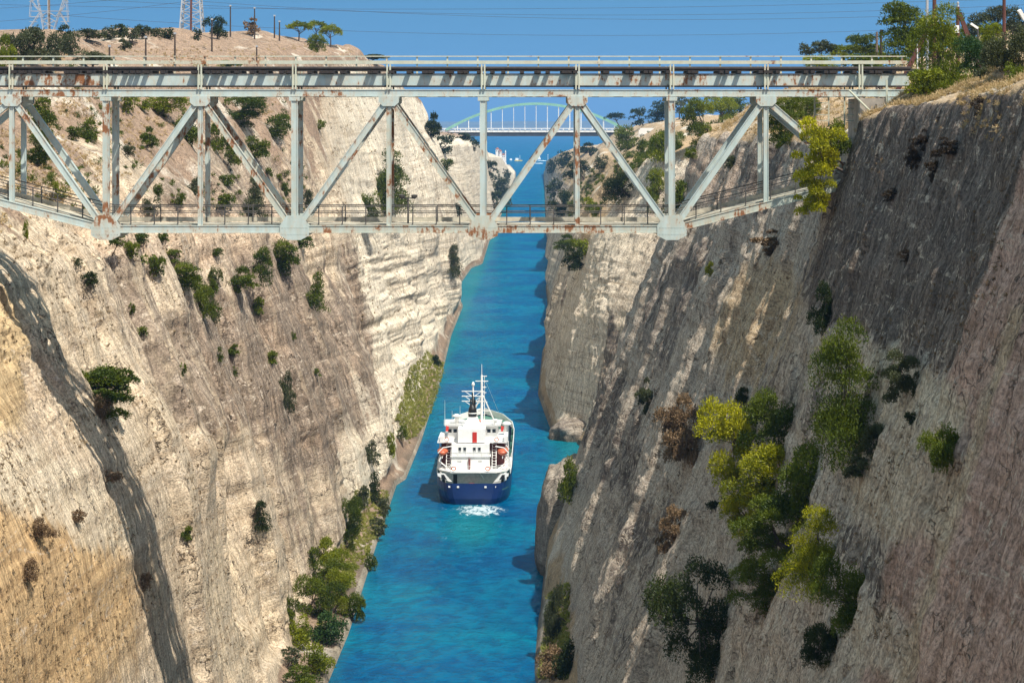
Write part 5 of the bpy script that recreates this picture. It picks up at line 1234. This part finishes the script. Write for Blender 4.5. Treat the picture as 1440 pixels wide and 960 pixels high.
boat('motor_yacht', 756, 224.5, 19, 6.5, 2.4, 1.2, 'white motor yacht coming in with foaming wake, far at the canal mouth', 'boat', M['white'], yacht)
boat('motor_boat', 749, 228, 9, 4, 1.4, 1.35, 'small white motor boat just in front of the larger yacht', 'boat', M['white'], lambda t, L, W, h: MB().prismz([(-2,-1.4),(1.5,-1.4),(2,0),(1.5,1.4),(-2,1.4)], h, h+1.8).build('cabin', M['white'], t))
boat('work_boat', 729, 226.5, 12, 4.5, 1.2, .1, 'yellow and white work boat moored at the canal mouth', 'boat', M['yellow'], lambda t, L, W, h: (MB().box(-4.5, 0, -1.8, 1.8, h, h+3).build('cabin', M['white'], t), MB().tube((2.2,0,h), (2.2,0,h+7), .2).build('mast', M['white'], t)))
boat('motor_boat', 718.5, 225.5, 3.5, 2.5, 1.8, 0, 'tiny white boat between breakwater and work boat', 'boat', M['white'], lambda t, L, W, h: MB().box(-1.2, 1, -1, 1, h, h+.8).build('cabin', M['white'], t))
def far_house(px, py, w, h, lab):
    Y = 2900; c = at(px, py, Y); s = Y/F; t = empty('harbour_house', (c.x, Y, 1.0), 0, lab, 'house', 'houses at the canal mouth')
    zt = c.z+h*s/2; MB().box(-w*s/2, w*s/2, -4, 4, -1, zt-1).build('wall', M['plaster'], t); MB().prism([(-w*s/2-.5,zt-.99),(w*s/2+.5,zt-.99),(0,zt+1.6)], -4.4, 4.4).build('roof', M['tiles'], t)
    for k in (-.25, .25): MB().box(k*w*s-.5, k*w*s+.5, -4.05, -4.005, zt-4, zt-2.6).build('window', M['glass'], t)
far_house(699.5, 214, 5, 8, 'far white house with reddish roof, left of the harbour group'); far_house(703.5, 217, 5, 8, 'brightest white harbour house below the beacon'); far_house(708, 221, 4, 6, 'smallest harbour house by the breakwater')
Y = 2950; c = at(710.8, 219, Y); t = empty('beacon', (c.x, Y, 0), 0, 'tall thin white beacon tower at the canal mouth', 'lighthouse')
MB().lathe([(.9,0),(.75,17),(1.1,17.1),(1.1,17.8),(.6,17.9),(.6,19.4),(0,20.2)], (0,0,0), 10).build('tower', M['plaster'], t); MB().lathe([(1.6,0),(1.6,3.5),(0,3.6)], (0,0,0), 10).build('base', M['plaster'], t)
c = at(770.5, 224, 3300); t = empty('beacon', (c.x, 3300, 0), 0, 'thin white mast at the right side of the canal mouth', 'lighthouse'); MB().tube((0,0,-1), (0,0,8.5), .35, .25).build('tower', M['plaster'], t); MB().lathe([(.5,0),(.5,.8),(0,1.1)], (0,0,8.5), 8).build('lantern', M['plaster'], t)
m = NT('white_foam'); n_ = m.noise(m.vmul(m.pos(), (.4,.08,1)), 1.0, 5, .7); m.bsdf((.8,.85,.85,1), .8); M['foam'] = m.m
for px, py, w, lab in ((762,226.3,13,'white wake trailing beside the motor yacht'),(757,230,14,'white wake of the small motor boat')):
    Y = F*HC/(py-HZ); c = at(px, py, Y); b = MB(); s = Y/F; b.prismz([(c.x+u*w*s*.5, Y+v*26) for u, v in ((-1,0),(-.6,.5),(0,.35),(.5,.6),(1,.2),(.8,-.2),(.3,-.5),(-.4,-.35))], .004, .25)
    tag(b.build('wake_foam', M['foam']), lab, None, None, 'stuff')
# little white wall and house walls on the right slope
c = next(q for q in (hit(910, 187+k) for k in range(0, 60, 4)) if q)[0]
t = MB(); s = c.y/F; t.box(-10*s, 9*s, -.4, .4, -2, 1.9); t.box(-12*s, -10*s-.01, -.5, .5, -4, 1.2); o = t.build('boundary_wall', M['plaster']); o.location = c; tag(o, 'little white wall on the green slope right of the arch bridge', 'wall')
